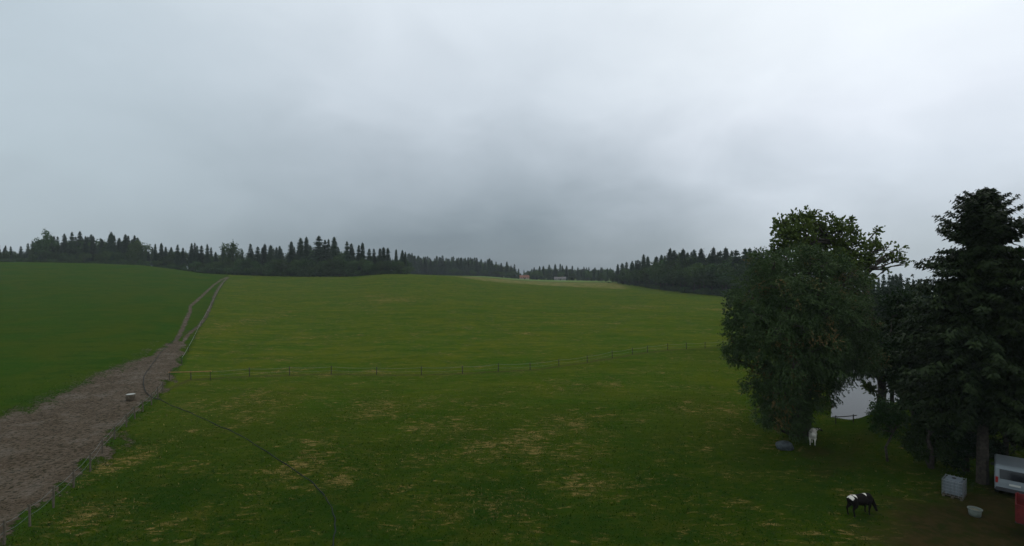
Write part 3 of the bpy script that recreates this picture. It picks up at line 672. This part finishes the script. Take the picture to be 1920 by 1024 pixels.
for pts in ([(1618, 522, 52), (1640, 500, 52), (1658, 480, 52), (1682, 468, 52)], [(1625, 548, 52), (1600, 520, 51), (1590, 470, 51.5), (1578, 432, 51.5)], [(1630, 575, 52), (1580, 520, 52), (1530, 470, 52), (1500, 420, 52)], [(1622, 530, 52), (1625, 490, 52.4), (1640, 455, 52.6), (1645, 432, 52.8)]):
    lr.tube(relp(pts, PB), [.17, .12, .08, .03], 6)
lr.build('limb', M['bark'], pr, True)

def blobtree(name, px, Y, top, halfw, bottom, n, material, label, seed, leaf=(.24, .17), cat='tree', cnt=16, depth=1.0, group=None, pyb=None, hang=.1, sprig=3, trunkr=.16):
    x = (px-960)/F*Y; B = (x, Y, H(x, Y)); g = np.random.default_rng(seed)
    zt = CAMH-(top-HOR)/F*Y-B[2]; zb = max(CAMH-(bottom-HOR)/F*Y-B[2], .2); hw = halfw/F*Y
    lo = []
    for k in range(cnt):
        t = g.uniform(.05, .95); r = hw*g.uniform(.28, .5)*(1-.35*abs(t-.45)); a = g.uniform(0, 6.28); d = (hw-r*.8)*math.sin(math.pi*min(1, t*.85+.12))**.7*math.sqrt(g.uniform(.15, 1))
        lo.append((d*math.cos(a), d*math.sin(a)*depth, zb+(zt-zb)*t*.98, min(r, (zt-zb)*.35)))
    lo.append((0, 0, zt-hw*.3, hw*.33))
    th = zt*.8
    rt, ch = lobed(name, lo, n, material, M['bark'], [(0, 0, -.3), (g.normal()*.1, 0, th*.3), (g.normal()*.2, g.normal()*.1, th*.65), (0, 0, th)], [trunkr*1.2, trunkr, trunkr*.7, trunkr*.25], leaf=leaf, shell=.4, loc=B, seed=seed, sprig=sprig, sprig_len=.35, hang=hang, twigs=2)
    return tag(rt, label, cat, group)
blobtree('alder_tree', 1672, 50, 552, 72, 712, 26000, M['alder'], 'dark leafy alder hanging over the pond right of the willow', 61, cnt=18)
blobtree('alder_tree', 1722, 46, 585, 60, 765, 14000, M['alder'], 'dark alder left of the big near spruce, crown down to the bank', 63, cnt=18)
blobtree('broadleaf_tree', 1700, 120, 532, 75, 630, 9000, M['alder'], 'broad dark tree on the far bank beyond the pond', 64, leaf=(.5, .36), cnt=20)
blobtree('broadleaf_tree', 1640, 125, 540, 60, 628, 7000, M['alder'], 'rounded tree on the far bank behind the poplar trunk', 65, leaf=(.5, .36), cnt=18)
blobtree('broadleaf_tree', 1785, 110, 540, 80, 640, 8000, M['alder'], 'dark tree behind the big near spruce, left of its stem', 66, leaf=(.5, .36), cnt=20)
blobtree('alder_tree', 1800, 42, 560, 80, 800, 17000, M['alder'], 'dense dark alder directly behind the big near spruce', 67, cnt=24)
blobtree('alder_tree', 1900, 40, 540, 75, 810, 17000, M['alder'], 'dense dark alder at the right edge behind the spruce', 68, cnt=24)
blobtree('alder_tree', 1985, 37, 500, 90, 800, 9000, M['alder'], 'dark tree just past the right edge of the yard', 69, cnt=20)
blobtree('broadleaf_tree', 2070, 29, 380, 130, 800, 12000, M['alder'], 'tall dark tree added out of view past the right edge to shade the yard', 76, cnt=22, leaf=(.3, .22))  # this and the next two: unseen trees added to shade the yard corner
blobtree('alder_tree', 2120, 38, 400, 110, 780, 9000, M['alder'], 'dark tree added out of view behind the van to shade the yard corner', 77, cnt=20, leaf=(.3, .22))
blobtree('alder_tree', 2260, 27, 330, 150, 820, 9000, M['alder'], 'dark tree added far outside the right edge beside the trailer for shade', 78, cnt=20, leaf=(.3, .22))
blobtree('hazel_bush', 1745, 35.5, 770, 42, 868, 8000, M['broad'], 'leafy hazel bush left of the spruce foot', 70, cat='bush', cnt=14, leaf=(.18, .14))
blobtree('hazel_bush', 1812, 35, 745, 50, 872, 9000, M['alder'], 'dark bush around the foot of the near spruce', 71, cat='bush', cnt=16, leaf=(.18, .14))
blobtree('hazel_bush', 1885, 37.5, 740, 52, 868, 9000, M['alder'], 'dark bush behind the white van', 72, cat='bush', cnt=16, leaf=(.18, .14))
blobtree('hazel_bush', 1712, 44, 735, 38, 800, 5000, M['broad'], 'green bush on the bank right of the poplar trunk', 73, cat='bush', cnt=12, leaf=(.2, .15))
blobtree('young_tree', 1665, 36.8, 757, 46, 820, 5200, M['broad'], 'small young fruit tree with a thin straight stem standing in the grass', 74, cnt=12, leaf=(.15, .11), trunkr=.075, sprig=2)
blobtree('willow_shrub', 1385, 262/2, 545, 34, 600, 4000, M['alder'], 'dark bush at the meadow edge just left of the willow', 75, cat='bush', cnt=12, leaf=(.4, .3))

# big spruce
sx_, sy_ = wp(1842, 900, 33)[:2]
sr, sch = spruce_parts('spruce_tree', top_h(1842, 352, 33), 5.6, 48, 9, 20, M['spruce_near'], M['bark'], base=.24, droop=.42, w0=.70, irregular=.6, mult=5, power=.66, low=.62, seed=77, rootr=.30)
sr.location = (sx_, sy_, H(sx_, sy_)); sr.rotation_euler = (R(.5), R(1.2), 1.0)
tag(sr, 'big dark ragged spruce towering at the right edge of the picture', 'tree')

# ------------------------------------------------------------ fences
def fence(name, pts, ph, label, tapes, tapemat, postmat, pr=.05):
    cx = sum(p[0] for p in pts)/len(pts); cy = sum(p[1] for p in pts)/len(pts); cz = H(cx, cy)
    root = empty(name, (cx, cy, cz)); tops = []
    for (x, y) in pts:
        z = H(x, y); lx, ly = random.uniform(-.05, .05), random.uniform(-.04, .04); h = ph*random.uniform(.92, 1.08)
        m = MB(); m.tube([(0, 0, -.3), (lx*.5, ly*.5, h*.5), (lx, ly, h-.02), (lx, ly, h)], [pr, pr, pr*.95, pr*.7], 8)
        m.box((lx*.8+.0, ly*.8-pr-.012, h*.82), (.035, .03, .05))
        p = m.build('post', postmat, root); p.location = (x-cx, y-cy, z-cz); tops.append((x+lx, y+ly, z, h))
    for fz, rad in tapes:
        P = []
        for a, b in zip(tops[:-1], tops[1:]):
            for k in range(6):
                t = k/6; zg = a[2]*(1-t)+b[2]*t; hh = (a[3]*(1-t)+b[3]*t)*fz
                P.append((a[0]*(1-t)+b[0]*t-cx, a[1]*(1-t)+b[1]*t-cy-pr-.02, zg+hh-.10*math.sin(math.pi*t)-cz))
        a = tops[-1]; P.append((a[0]-cx, a[1]-cy-pr-.02, a[2]+a[3]*fz-cz))
        MB().tube(P, rad, 5).build('tape' if rad > .01 else 'wire', tapemat, root)
    return tag(root, label, 'fence')
fence('track_fence', FENCE_A, 1.15, 'nearer fence of grey wooden posts along the right side of the muddy track', [(.88, .009), (.5, .008)], M['wire'], M['wood'], .055)
fence('track_fence', FENCE_A2, 1.0, 'far fence with a white tape climbing beside the narrow end of the track', [(.85, .022)], M['tape'], M['wood_dark'], .045)
fence('meadow_fence', FENCE_B, 1.15, 'long fence of thin dark posts and pale wire crossing the meadow', [(.86, .011), (.45, .007)], M['tape'], M['wood_dark'], .055)
# small rail at the pond
rp = [hit(1567, 795), hit(1600, 793)]
fr_ = empty('pond_rail', (rp[0][0], rp[0][1], H(*rp[0])))
for (x, y) in rp: MB().tube([(x-rp[0][0], y-rp[0][1], -.3), (x-rp[0][0], y-rp[0][1], .75)], .045, 8).build('post', M['wood_dark'], fr_)
dxr, dyr = rp[1][0]-rp[0][0], rp[1][1]-rp[0][1]
MB().tube([(-.3, 0, .62), (dxr/2, dyr/2-.0, .60), (dxr+.3, dyr, .66)], .04, 8).build('rail', M['wood_dark'], fr_)
tag(fr_, 'low dark wooden rail on posts at the near edge of the pond', 'fence')
# orange pole resting on its post
ox, oy = hit(358, 713)
o1 = empty('barrier_pole', (ox, oy-.12, H(ox, oy)))
MB().tube([(-2.75, .05, .98), (0, 0, 1.04), (2.65, .02, 1.12)], [.045, .06, .05], 10).build('pole', M['pole'], o1)
for q in (-2.6, 2.5): MB().tube([(q, 0, -.2), (q, 0, .98 if q < 0 else 1.08)], .035, 8).build('support', M['wood_dark'], o1)
tag(o1, 'long orange-brown wooden pole laid level beside the track corner', 'barrier')

# ------------------------------------------------------------ hose
HP = [(404, 545), (391, 588), (384, 602), (373, 612), (352, 622), (330, 636), (312, 650), (295, 670), (281, 690), (272, 702), (269, 716), (272, 733), (282, 744), (296, 749), (312, 756), (330, 764), (360, 776), (400, 795), (440, 812), (475, 832), (530, 868), (575, 898), (607, 930), (622, 955), (628, 980), (627, 1005), (620, 1040)]
hp = [hit(*p) for p in HP]
def catmull(P, k=8):
    P = [np.array(p) for p in P]; o = []
    for i in range(len(P)-1):
        a, b, c, d = P[max(i-1, 0)], P[i], P[i+1], P[min(i+2, len(P)-1)]
        for j in range(k):
            t = j/k; o.append(.5*((2*b)+(c-a)*t+(2*a-5*b+4*c-d)*t*t+(3*b-a-3*c+d)*t**3))
    o.append(P[-1]); return o
hc = catmull(hp); hx0, hy0 = hp[12]; hz0 = H(hx0, hy0)
hose = MB().tube([(p[0]-hx0+.03*math.sin(i*.9), p[1]-hy0, H(p[0], p[1])-hz0+(.03 if i < 112 else .012+.014*math.sin(i*1.3)+.012*math.sin(i*.37))) for i, p in enumerate(hc)], .034, 7).build('water_hose', M['hose'], None, True)
hose.location = (hx0, hy0, hz0); tag(hose, 'long dark water hose curving over the track and down into the near pasture', 'hose')

# water tub on the track
tx, ty = hit(245, 750)
tb = empty('water_tub', (tx, ty, H(tx, ty)-.04))
tubm = mat('muddy_tub', (.085, .065, .040), .8, .3, var=.35, scale=4, bump=.01)
MB().lathe([(.0, .0), (.36, .0), (.40, .04), (.40, .40), (.39, .62), (.36, .62), (.35, .45), (0, .45)], n=28).build('body', tubm, tb, True)
MB().lathe([(.385, .60), (.425, .61), (.43, .64), (.40, .655), (.37, .65), (.36, .62)], n=28).build('rim', mat('rim', (.20, .19, .15), .6, .4, var=.15), tb, True)
wm = mat('sky_painted_water', (.32, .32, .28), .3, .5)  # pale base colour paints the sky's reflection into the water
MB().lathe([(0.0, .64), (.2, .64), (.372, .64)], n=28).build('water', wm, tb)
tag(tb, 'squat round muddy tub with a pale top standing on the track beside the hose', 'tub')

# boulder under the willow
qx, qy = hit(1471, 842)
bm = bmesh.new(); bmesh.ops.create_icosphere(bm, subdivisions=4, radius=1)
for v in bm.verts:
    n = mnoise.noise(v.co*1.3+Vector((3, 1, 2)))*.22+mnoise.noise(v.co*3.5)*.06
    v.co = Vector((v.co.x*.66, v.co.y*.5, max(v.co.z, -.35)*.52))*(1+n)
me = bpy.data.meshes.new('boulder'); bm.to_mesh(me); bm.free(); me.polygons.foreach_set('use_smooth', [True]*len(me.polygons))
me.materials.append(mat('grey_stone', (.045, .055, .058), .7, .35, var=.35, scale=3, bump=.03)); bo = bpy.data.objects.new('boulder', me); C.objects.link(bo)
bo.location = (qx, qy, H(qx, qy)+.15); bo.rotation_euler = (0, 0, .3); tag(bo, 'low rounded blue-grey boulder in the grass under the willow', 'boulder')

# ------------------------------------------------------------ cattle
def cowmat(name, mode):
    m = bpy.data.materials.new(name); m.use_nodes = True; t = NT(m.node_tree); b = m.node_tree.nodes['Principled BSDF']
    co = t.node('ShaderNodeTexCoord').outputs['Object']; sp = t.node('ShaderNodeSeparateXYZ'); t.l.new(co, sp.inputs[0]); x, y, z = sp.outputs
    n = t.noise(co, 1.7, 2, .5, .4); fur = t.noise(co, 30, 3)
    if mode == 'white':   # white animal with a black head and neck
        f = t.ramp(t.math('ADD', x, t.math('MULTIPLY', t.math('SUBTRACT', n, .5), .8)), .72, .80)
        f = t.math('MAXIMUM', f, t.math('MULTIPLY', t.ramp(n, .62, .66), t.ramp(z, .7, .9)))
    else:                 # black animal with a few white flashes along the back
        def spot(cx, cz, r):
            return t.ramp(t.math('ADD', t.math('ADD', t.math('ABSOLUTE', t.math('SUBTRACT', x, cx)), t.math('MULTIPLY', t.math('ABSOLUTE', t.math('SUBTRACT', z, cz)), .9)), t.math('MULTIPLY', t.math('SUBTRACT', n, .5), .35)), r*.8, r, 1, 0)
        f = t.math('MAXIMUM', t.math('MAXIMUM', spot(-.92, 1.30, .19), spot(-.55, 1.38, .17)), spot(.25, 1.42, .16))
        f = t.math('SUBTRACT', 1, f)
    col = t.mix(f, t.mix(fur, (.62, .58, .50), (.72, .68, .60)), t.mix(fur, (.005, .0045, .004), (.014, .011, .009)))
    hoof = t.ramp(z, .05, .09, 1, 0)
    col = t.mix(hoof, col, (.03, .025, .02)); t.l.new(col, b.inputs['Base Color']); b.inputs['Roughness'].default_value = .75
    b.inputs['Specular IOR Level'].default_value = .04
    return m
def cow(name, loc, rz, mode, label, graze, turn=0, s=1.0):
    """one continuous body fused from tapering limbs, head towards +x; metres, 1.4 at the withers"""
    bm = bmesh.new()
    def ball(p, r, sy=1., sz=1., sx=1.):
        m = Matrix.Translation(p) @ Matrix.Diagonal((r*sx, r*sy, r*sz, 1)); bmesh.ops.create_icosphere(bm, subdivisions=2, radius=1, matrix=m)
    def seg(p0, r0, p1, r1, sy=1., sz=1., n=9):
        for k in range(n+1):
            t = k/n; ball(tuple(a*(1-t)+b*t for a, b in zip(p0, p1)), r0*(1-t)+r1*t, sy, sz)
    seg((-.78, 0, 1.10), .25, (-.45, 0, 1.02), .34, .95, 1.); seg((-.45, 0, 1.02), .34, (.10, 0, .99), .38, .98, 1.); seg((.10, 0, .99), .38, (.55, 0, 1.02), .32, .86, 1.08)
    seg((-.85, 0, 1.26), .10, (.50, 0, 1.30), .10, 1.1, 1., 16)           # spine line
    for sg in (-1, 1): ball((-.62, .20*sg, 1.24), .085); ball((-.93, .10*sg, 1.14), .09)      # hip and pin bones
    ball((.52, 0, .80), .22, .8, 1.1)                                           # brisket
    ball((-.48, 0, .66), .17, .9, .8)                                           # udder
    for sg in (-1, 1):
        k = .05*sg
        seg((.50, .20*sg, .95), .19, (.52, .21*sg, .66), .105, .7); seg((.52, .21*sg, .66), .10, (.53+k, .20*sg, .42), .062); seg((.53+k, .20*sg, .42), .062, (.52+k, .20*sg, .12), .042); seg((.52+k, .20*sg, .12), .048, (.56+k, .20*sg, .04), .062, 1, 1, 4)
        seg((-.70, .17*sg, 1.02), .25, (-.62, .21*sg, .74), .15, .7); seg((-.62, .21*sg, .74), .14, (-.86-k, .20*sg, .50), .070); seg((-.86-k, .20*sg, .50), .068, (-.80-k, .20*sg, .14), .045); seg((-.80-k, .20*sg, .14), .05, (-.76-k, .20*sg, .04), .064, 1, 1, 4)
    seg((-.98, 0, 1.28), .05, (-1.08, 0, 1.10), .034); seg((-1.08, 0, 1.10), .034, (-1.07, .03, .62), .026, 1, 1, 16); seg((-1.07, .03, .62), .035, (-1.06, .03, .42), .055)
    ct, st = math.cos(turn), math.sin(turn)
    P = (lambda d, z, l=0: (.60+d*ct-l*st, d*st+l*ct, z))
    if graze:
        seg(P(0, 1.10), .26, P(.32, .86), .17, .75, 1.1); seg(P(.32, .86), .17, P(.55, .55), .125, .8, 1.1)
        poll, muz, e = P(.60, .48), P(.80, .10), (.0, .03)
    else:
        seg(P(0, 1.12), .25, P(.34, 1.20), .16, .75, 1.2); seg(P(.34, 1.20), .16, P(.52, 1.28), .12, .8, 1.1)
        poll, muz, e = P(.58, 1.31), P(.98, 1.08), (.0, .05)
    seg(poll, .125, muz, .085, .85, 1.); ball(muz, .095, 1.0, .85)
    px_, py_, pz_ = poll
    for sg in (-1, 1):
        a = (px_-st*sg*.10, py_+ct*sg*.10, pz_+.06); b = (px_-st*sg*.27-.03*ct, py_+ct*sg*.27-.03*st, pz_+.03); seg(a, .035, b, .045, 1, .8, 6)
    me = bpy.data.meshes.new(name); bm.to_mesh(me); bm.free()
    o = bpy.data.objects.new(name, me); C.objects.link(o)
    rm = o.modifiers.new('fuse', 'REMESH'); rm.mode = 'VOXEL'; rm.voxel_size = .026; rm.use_smooth_shade = True
    sm = o.modifiers.new('smooth', 'SMOOTH'); sm.factor = .6; sm.iterations = 6
    bpy.context.view_layer.update()
    dg = bpy.context.evaluated_depsgraph_get(); me2 = bpy.data.meshes.new_from_object(o.evaluated_get(dg)); o.modifiers.clear(); o.data = me2
    me2.materials.clear(); me2.materials.append(cowmat(name+'_coat', mode))
    o.location = loc; o.rotation_euler = (0, 0, rz); o.scale = (s, s, s)
    return tag(o, label, 'cow')
c1x, c1y = hit(1524, 832)
cow('cow', (c1x, c1y, H(c1x, c1y)), R(58), 'white', 'white cow with a dark head seen from behind below the willow', False, turn=-.9, s=.80)
c2x, c2y = hit(1614, 966)
cow('cow', (c2x, c2y, H(c2x, c2y)), R(14), 'black', 'black cow with small white patches on its back grazing near the yard', True, turn=.1, s=.84)

# ------------------------------------------------------------ yard things
white = mat('white_paint', (.24, .27, .285), .35, .5, var=.06, scale=2)
glass = mat('dark_glass', (.012, .015, .018), .12, .6)
rubber = mat('tyre_rubber', (.02, .02, .02), .85, .2); redl = mat('red_lens', (.35, .02, .015), .3, .5); plast = mat('grey_plastic', (.05, .05, .052), .7, .3); steel = mat('steel', (.35, .36, .37), .45, .5, metal=.8)
def prism(prof, y0, y1, bev=.05):
    """profile in x-z extruded along y, bevelled"""
    bm = bmesh.new(); a = [bm.verts.new((x, y0, z)) for x, z in prof]; b = [bm.verts.new((x, y1, z)) for x, z in prof]; n = len(prof)
    bm.faces.new(a); bm.faces.new(b[::-1])
    for i in range(n): bm.faces.new((a[i], b[i], b[(i+1) % n], a[(i+1) % n]))
    bmesh.ops.recalc_face_normals(bm, faces=bm.faces[:])
    if bev: bmesh.ops.bevel(bm, geom=bm.edges[:], offset=bev, segments=3, affect='EDGES')
    return bm
def bmobj(bm, name, m, parent):
    me = bpy.data.meshes.new(name); bm.to_mesh(me); bm.free(); me.materials.append(m); me.polygons.foreach_set('use_smooth', [False]*len(me.polygons))
    o = bpy.data.objects.new(name, me); C.objects.link(o); o.parent = parent; return o
def wheel(parent, loc, r, wd):
    t = MB().lathe([(r*.62, -wd/2), (r*.95, -wd/2), (r, -wd*.35), (r, wd*.35), (r*.95, wd/2), (r*.62, wd/2)], n=26).build('wheel', rubber, parent, True)
    t.location = loc; t.rotation_euler = (R(90), 0, 0)
    MB().lathe([(0, -wd*.42), (r*.3, -wd*.42), (r*.62, -wd*.3), (r*.62, wd*.3), (r*.3, wd*.42), (0, wd*.42)], n=20).build('rim', steel, t, True)
# van: rear end towards the camera (local -x)
vx, vy = hit(1903, 937)
van = empty('van', (vx, vy, H(vx, vy)), R(47))
prof = [(0, .35), (.02, .95), (.16, 1.72), (.30, 1.84), (2.55, 1.86), (2.95, 1.78), (3.55, 1.12), (4.15, .98), (4.25, .6), (4.22, .32), (3.6, .26), (.5, .26)]
bmobj(prism(prof, -.88, .88, .06), 'body', white, van)
bmobj(prism([(.008, 1.08), (.10, 1.62), (.14, 1.62), (.06, 1.08)], -.66, .66, .0), 'rear_window', glass, van)
for sg in (-1, 1):
    for (a, b) in ((.45, 1.35), (1.5, 2.35), (2.45, 3.1)):
        tp = 1.62 if b < 3 else 1.6
        bmobj(prism([(a, 1.1), (a+.06, tp), (b-.05 if b < 3 else b-.42, tp), (b, 1.1)], sg*.868-.02, sg*.868+.02, 0), 'side_window', glass, van)
    MB().box((.035, sg*.79, .98), (.09, .12, .36), 0, .02).build('tail_light', redl, van)
    MB().box((4.17, sg*.66, .80), (.16, .30, .17), 0, .03).build('headlight', mat('lamp_glass', (.5, .52, .55), .15, .6), van)
    MB().box((2.85, sg*.98, 1.12), (.12, .2, .16), 0, .03).build('mirror', plast, van)
    for xx in (.82, 3.45): wheel(van, (xx, sg*.78, .32), .32, .2)
bmobj(prism([(2.98, 1.72), (3.50, 1.16), (3.55, 1.17), (3.04, 1.76)], -.72, .72, 0), 'windscreen', glass, van)
MB().box((-.03, 0, .47), (.16, 1.72, .2), 0, .04).build('rear_bumper', plast, van)
MB().box((4.25, 0, .45), (.14, 1.7, .2), 0, .04).build('front_bumper', plast, van)
MB().box((-.0, 0, .80), (.03, .50, .11)).build('number_plate', mat('plate', (.6, .6, .55), .5, .4), van)
tag(van, 'white van parked in the dark yard under the trees at the right edge', 'van')
# white liquid tank in a cage
ix, iy = hit(1789, 930); ibc = empty('liquid_tank', (ix, iy, H(ix, iy)), R(40))
MB().box((0, 0, .63), (1.05, .88, .86), 0, .09).build('tank', mat('milky_plastic', (.16, .185, .20), .5, .4, var=.08, scale=1.5), ibc)
MB().lathe([(0, 0), (.1, 0), (.1, .05), (0, .05)], (0, 0, 1.06), 16).build('cap', plast, ibc)
pal = MB()
for q in (-.42, 0, .42): pal.box((0, q, .055), (1.16, .12, .09)).box((-.48, q, .0), (.12, .12, .02))
for q in (-.5, -.25, 0, .25, .5): pal.box((q, 0, .12), (.13, .98, .036))
pal.build('pallet', M['wood'], ibc)
cg = MB()
for z in (.26, .45, .64, .83, 1.02):
    cg.tube([(-.56, -.47, z), (.56, -.47, z), (.56, .47, z), (-.56, .47, z), (-.56, -.47, z)], .011, 6, False)
for k in range(7):
    q = -.56+k*1.12/6; cg.tube([(q, -.485, .14), (q, -.485, 1.08)], .010, 6).tube([(q, .485, .14), (q, .485, 1.08)], .010, 6)
for k in range(1, 5):
    q = -.47+k*.94/5; cg.tube([(-.575, q, .14), (-.575, q, 1.08)], .010, 6).tube([(.575, q, .14), (.575, q, 1.08)], .010, 6)
cg.build('cage', steel, ibc)
tag(ibc, 'whitish plastic tank in a metal cage standing left of the van', 'tank')
# grey-green feed tub
fx_, fy_ = hit(1828, 968); ft = empty('feed_tub', (fx_, fy_, H(fx_, fy_)))
MB().lathe([(0, .0), (.24, .0), (.26, .03), (.31, .38), (.29, .38), (.245, .06), (0, .06)], n=28).build('body', mat('grey_green_plastic', (.12, .14, .115), .6, .4, var=.15), ft, True)
MB().lathe([(.30, .36), (.335, .37), (.335, .40), (.30, .41), (.285, .38)], n=28).build('rim', mat('grey_green_rim', (.15, .17, .145), .6, .4), ft, True)
MB().lathe([(0, .30), (.15, .315), (.285, .30)], n=24, wob=.05).build('feed', mat('grain', (.17, .16, .11), .9, .1, var=.4, scale=30), ft)
tag(ft, 'small grey-green feed tub on the ground between tank and van', 'tub')
# red trailer at the frame corner
rx_, ry_ = 27.55, 25.4; tr_ = empty('farm_trailer', (rx_, ry_, H(rx_, ry_)), R(-45))
red = mat('red_paint', (.13, .010, .010), .5, .4, var=.25, scale=3)
bd = MB()
bd.box((0, 0, .92), (3.6, 1.9, .08)).box((0, -.97, 1.38), (3.6, .05, .86), 0, .01).box((0, .97, 1.38), (3.6, .05, .86), 0, .01).box((-1.82, 0, 1.38), (.05, 1.99, .86), 0, .01).box((1.82, 0, 1.38), (.05, 1.99, .86), 0, .01)
for q in (-1.75, -.6, .6, 1.75): bd.box((q, -1.02, 1.38), (.09, .05, .92), 0, .01).box((q, 1.02, 1.38), (.09, .05, .92), 0, .01)
bd.build('body', red, tr_)
MB().box((0, -.45, .78), (3.7, .1, .18)).box((0, .45, .78), (3.7, .1, .18)).box((0, 0, .72), (.12, 1.7, .1)).build('chassis', plast, tr_)
MB().tube([(1.8, .45, .75), (3.1, 0, .55)], .05).tube([(1.8, -.45, .75), (3.1, 0, .55)], .05).tube([(3.05, 0, .55), (3.3, 0, .55)], .06).tube([(2.9, 0, .55), (2.9, 0, .0)], .04).build('drawbar', plast, tr_)
for sg in (-1, 1):
    for xx in (-.45, .45): wheel(tr_, (xx, sg*.82, .40), .40, .26)
tag(tr_, 'red high-sided farm trailer cut by the bottom right corner', 'trailer')

# ------------------------------------------------------------ far farmhouses
def house(px, Y, wd, ybase, yeave, yridge, wallc, roofc, label, rz):
    x = (px-960)/F*Y; z0 = H(x, Y)-.2; root = empty('farmhouse', (x, Y, z0), rz)
    he = CAMH-(yeave-HOR)/F*Y-z0; hr = CAMH-(yridge-HOR)/F*Y-z0; W_ = wd/F*Y; D = W_*.75
    wm_ = mat('render_wall', wallc, .9, .2, var=.1, scale=.5); rm_ = mat('roof_tiles', roofc, .85, .2, var=.25, scale=2)
    bm = prism([(-D/2, 0), (D/2, 0), (D/2, he), (0, hr-.12), (-D/2, he)], -W_/2, W_/2, 0); o = bmobj(bm, 'wall', wm_, root); o.rotation_euler = (0, 0, R(90))
    rf = MB()
    for sg in (-1, 1):
        a = math.atan2(hr-he, D/2); L = math.hypot(hr-he, D/2)+.5
        V = [(-W_/2-.4, 0, hr), (W_/2+.4, 0, hr), (W_/2+.4, sg*L*math.cos(a), hr-L*math.sin(a)), (-W_/2-.4, sg*L*math.cos(a), hr-L*math.sin(a))]
        V += [(v[0], v[1], v[2]+.16) for v in V]
        rf.add(V, [(0, 1, 2, 3), (7, 6, 5, 4), (0, 4, 5, 1), (1, 5, 6, 2), (2, 6, 7, 3), (3, 7, 4, 0)])
    r_ = rf.build('roof', rm_, root)
    MB().box((W_*.2, D*.12, hr+.3), (.6, .6, 1.3)).build('chimney', mat('chimney_brick', (.2, .1, .08), .9, .2), r_)
    for k in range(4):
        f_ = MB().box((-W_*.36+k*W_*.24, -D/2-.02, he*.72), (1.0, .08, 1.2)).build('window', mat('frame_white', (.5, .5, .48), .7, .2), root)
        MB().box((-W_*.36+k*W_*.24, -D/2-.055, he*.72), (.8, .05, 1.0)).build('pane', glass, f_)
    d_ = MB().box((W_*.02, -D/2-.03, 1.05), (1.0, .06, 2.1)).build('door', M['wood_dark'], root)
    tag(root, label, 'house')
house(983, 505, 17, 527, 520.2, 516.4, (.42, .34, .24), (.17, .075, .05), 'small far farmhouse with cream wall and orange tiled roof, left of the pair', R(4))
house(1050, 505, 21, 529, 522.6, 519.6, (.38, .36, .32), (.12, .11, .105), 'small far farmhouse with whitish wall and low grey roof, right of the pair', R(-6))

# ------------------------------------------------------------ grass
def grass(n, r0, r1, hmin, hmax, name, label, seed, cond=None):
    g = np.random.default_rng(seed)
    r = np.sqrt(g.uniform(r0**1.2, r1**1.2, n)**(2/1.2)); th = g.uniform(-R(48), R(48), n); x = r*np.sin(th); y = r*np.cos(th)
    Z = zones(x, y); clump = vnoise(x, y, 1.4, 31)*.5+vnoise(x, y, 3.7, 32)*.5
    keep = (Z[0] < .35+.3*g.random(n)) & (Z[4] < .4) & (sdf(x, y, POND) > .6) & (clump > -.35+.3*g.random(n)-.15) & (g.random(n) > ((r-30)/62)**1.0)
    x, y, r = x[keep], y[keep], r[keep]; mead = Z[1][keep]; straw = Z[2][keep]; lf = Z[7][keep]; k = len(x)
    z = height(x, y); tuft = np.clip(.75+1.1*vnoise(x, y, 1.1, 51)*vnoise(x, y, 2.9, 52)*2, .5, 1.9); tuft[g.random(k) < .006] = 2.6
    hh = g.uniform(hmin, hmax, k)*(1-.55*mead)*tuft; wd = .012+.0006*r
    a = g.uniform(0, 6.28, k); t = np.c_[np.cos(a), np.sin(a), np.zeros(k)]; lean = np.c_[g.normal(size=(k, 2))*.55, np.ones(k)]*hh[:, None]
    p = np.c_[x, y, z-.01]; V = np.stack([p-t*wd[:, None], p+t*wd[:, None], p+lean], 1).reshape(-1, 3)
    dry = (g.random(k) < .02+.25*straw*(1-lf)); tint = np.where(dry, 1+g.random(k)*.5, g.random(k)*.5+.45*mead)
    o = npmesh(name, V, np.arange(3*k).reshape(k, 3), 3, GM, None, np.repeat(tint, 3))
    return tag(o, label, 'grass', None, 'stuff')
GM = bpy.data.materials.new('grass_blades'); GM.use_nodes = True; t = NT(GM.node_tree); b = GM.node_tree.nodes['Principled BSDF']
at = t.node('ShaderNodeAttribute', attribute_name='tint').outputs['Fac']
n = t.node('ShaderNodeValToRGB'); t.l.new(t.math('DIVIDE', at, 1.5), n.inputs[0]); e = n.color_ramp.elements
for i_, (p, c) in enumerate([(0, (.016, .045, .005)), (1, (.25, .19, .07)), (.33, (.038, .066, .008)), (.63, (.075, .108, .010)), (.667, (.13, .115, .04))]):
    q = e[i_] if i_ < 2 else e.new(p)
    q.position = p; q.color = (*c, 1)
t.l.new(n.outputs[0], b.inputs['Base Color']); b.inputs['Roughness'].default_value = .8; b.inputs['Specular IOR Level'].default_value = 0
grass(330000, 22, 95, .05, .13, 'grass', 'short wet grass of the near pasture', 91)

# ------------------------------------------------------------ rain haze
hz = bpy.data.meshes.new('haze'); bm = bmesh.new(); bmesh.ops.create_cube(bm, size=1)
for v in bm.verts: v.co = Vector((v.co.x*3200, v.co.y*3200, v.co.z*112+11))
bm.to_mesh(hz); bm.free(); ho = bpy.data.objects.new('haze', hz); C.objects.link(ho); tag(ho, 'thin pale rain haze over the fields', 'haze', None, 'stuff')
hm = bpy.data.materials.new('haze_air'); hm.use_nodes = True; hm.node_tree.nodes.clear(); t = NT(hm.node_tree)
o_ = t.node('ShaderNodeOutputMaterial'); pv = t.node('ShaderNodeVolumePrincipled')
pv.inputs['Color'].default_value = (.80, .88, .93, 1); pv.inputs['Density'].default_value = .00018; pv.inputs['Anisotropy'].default_value = .0
t.l.new(pv.outputs[0], o_.inputs['Volume']); hz.materials.append(hm); hm.cycles.homogeneous_volume = True
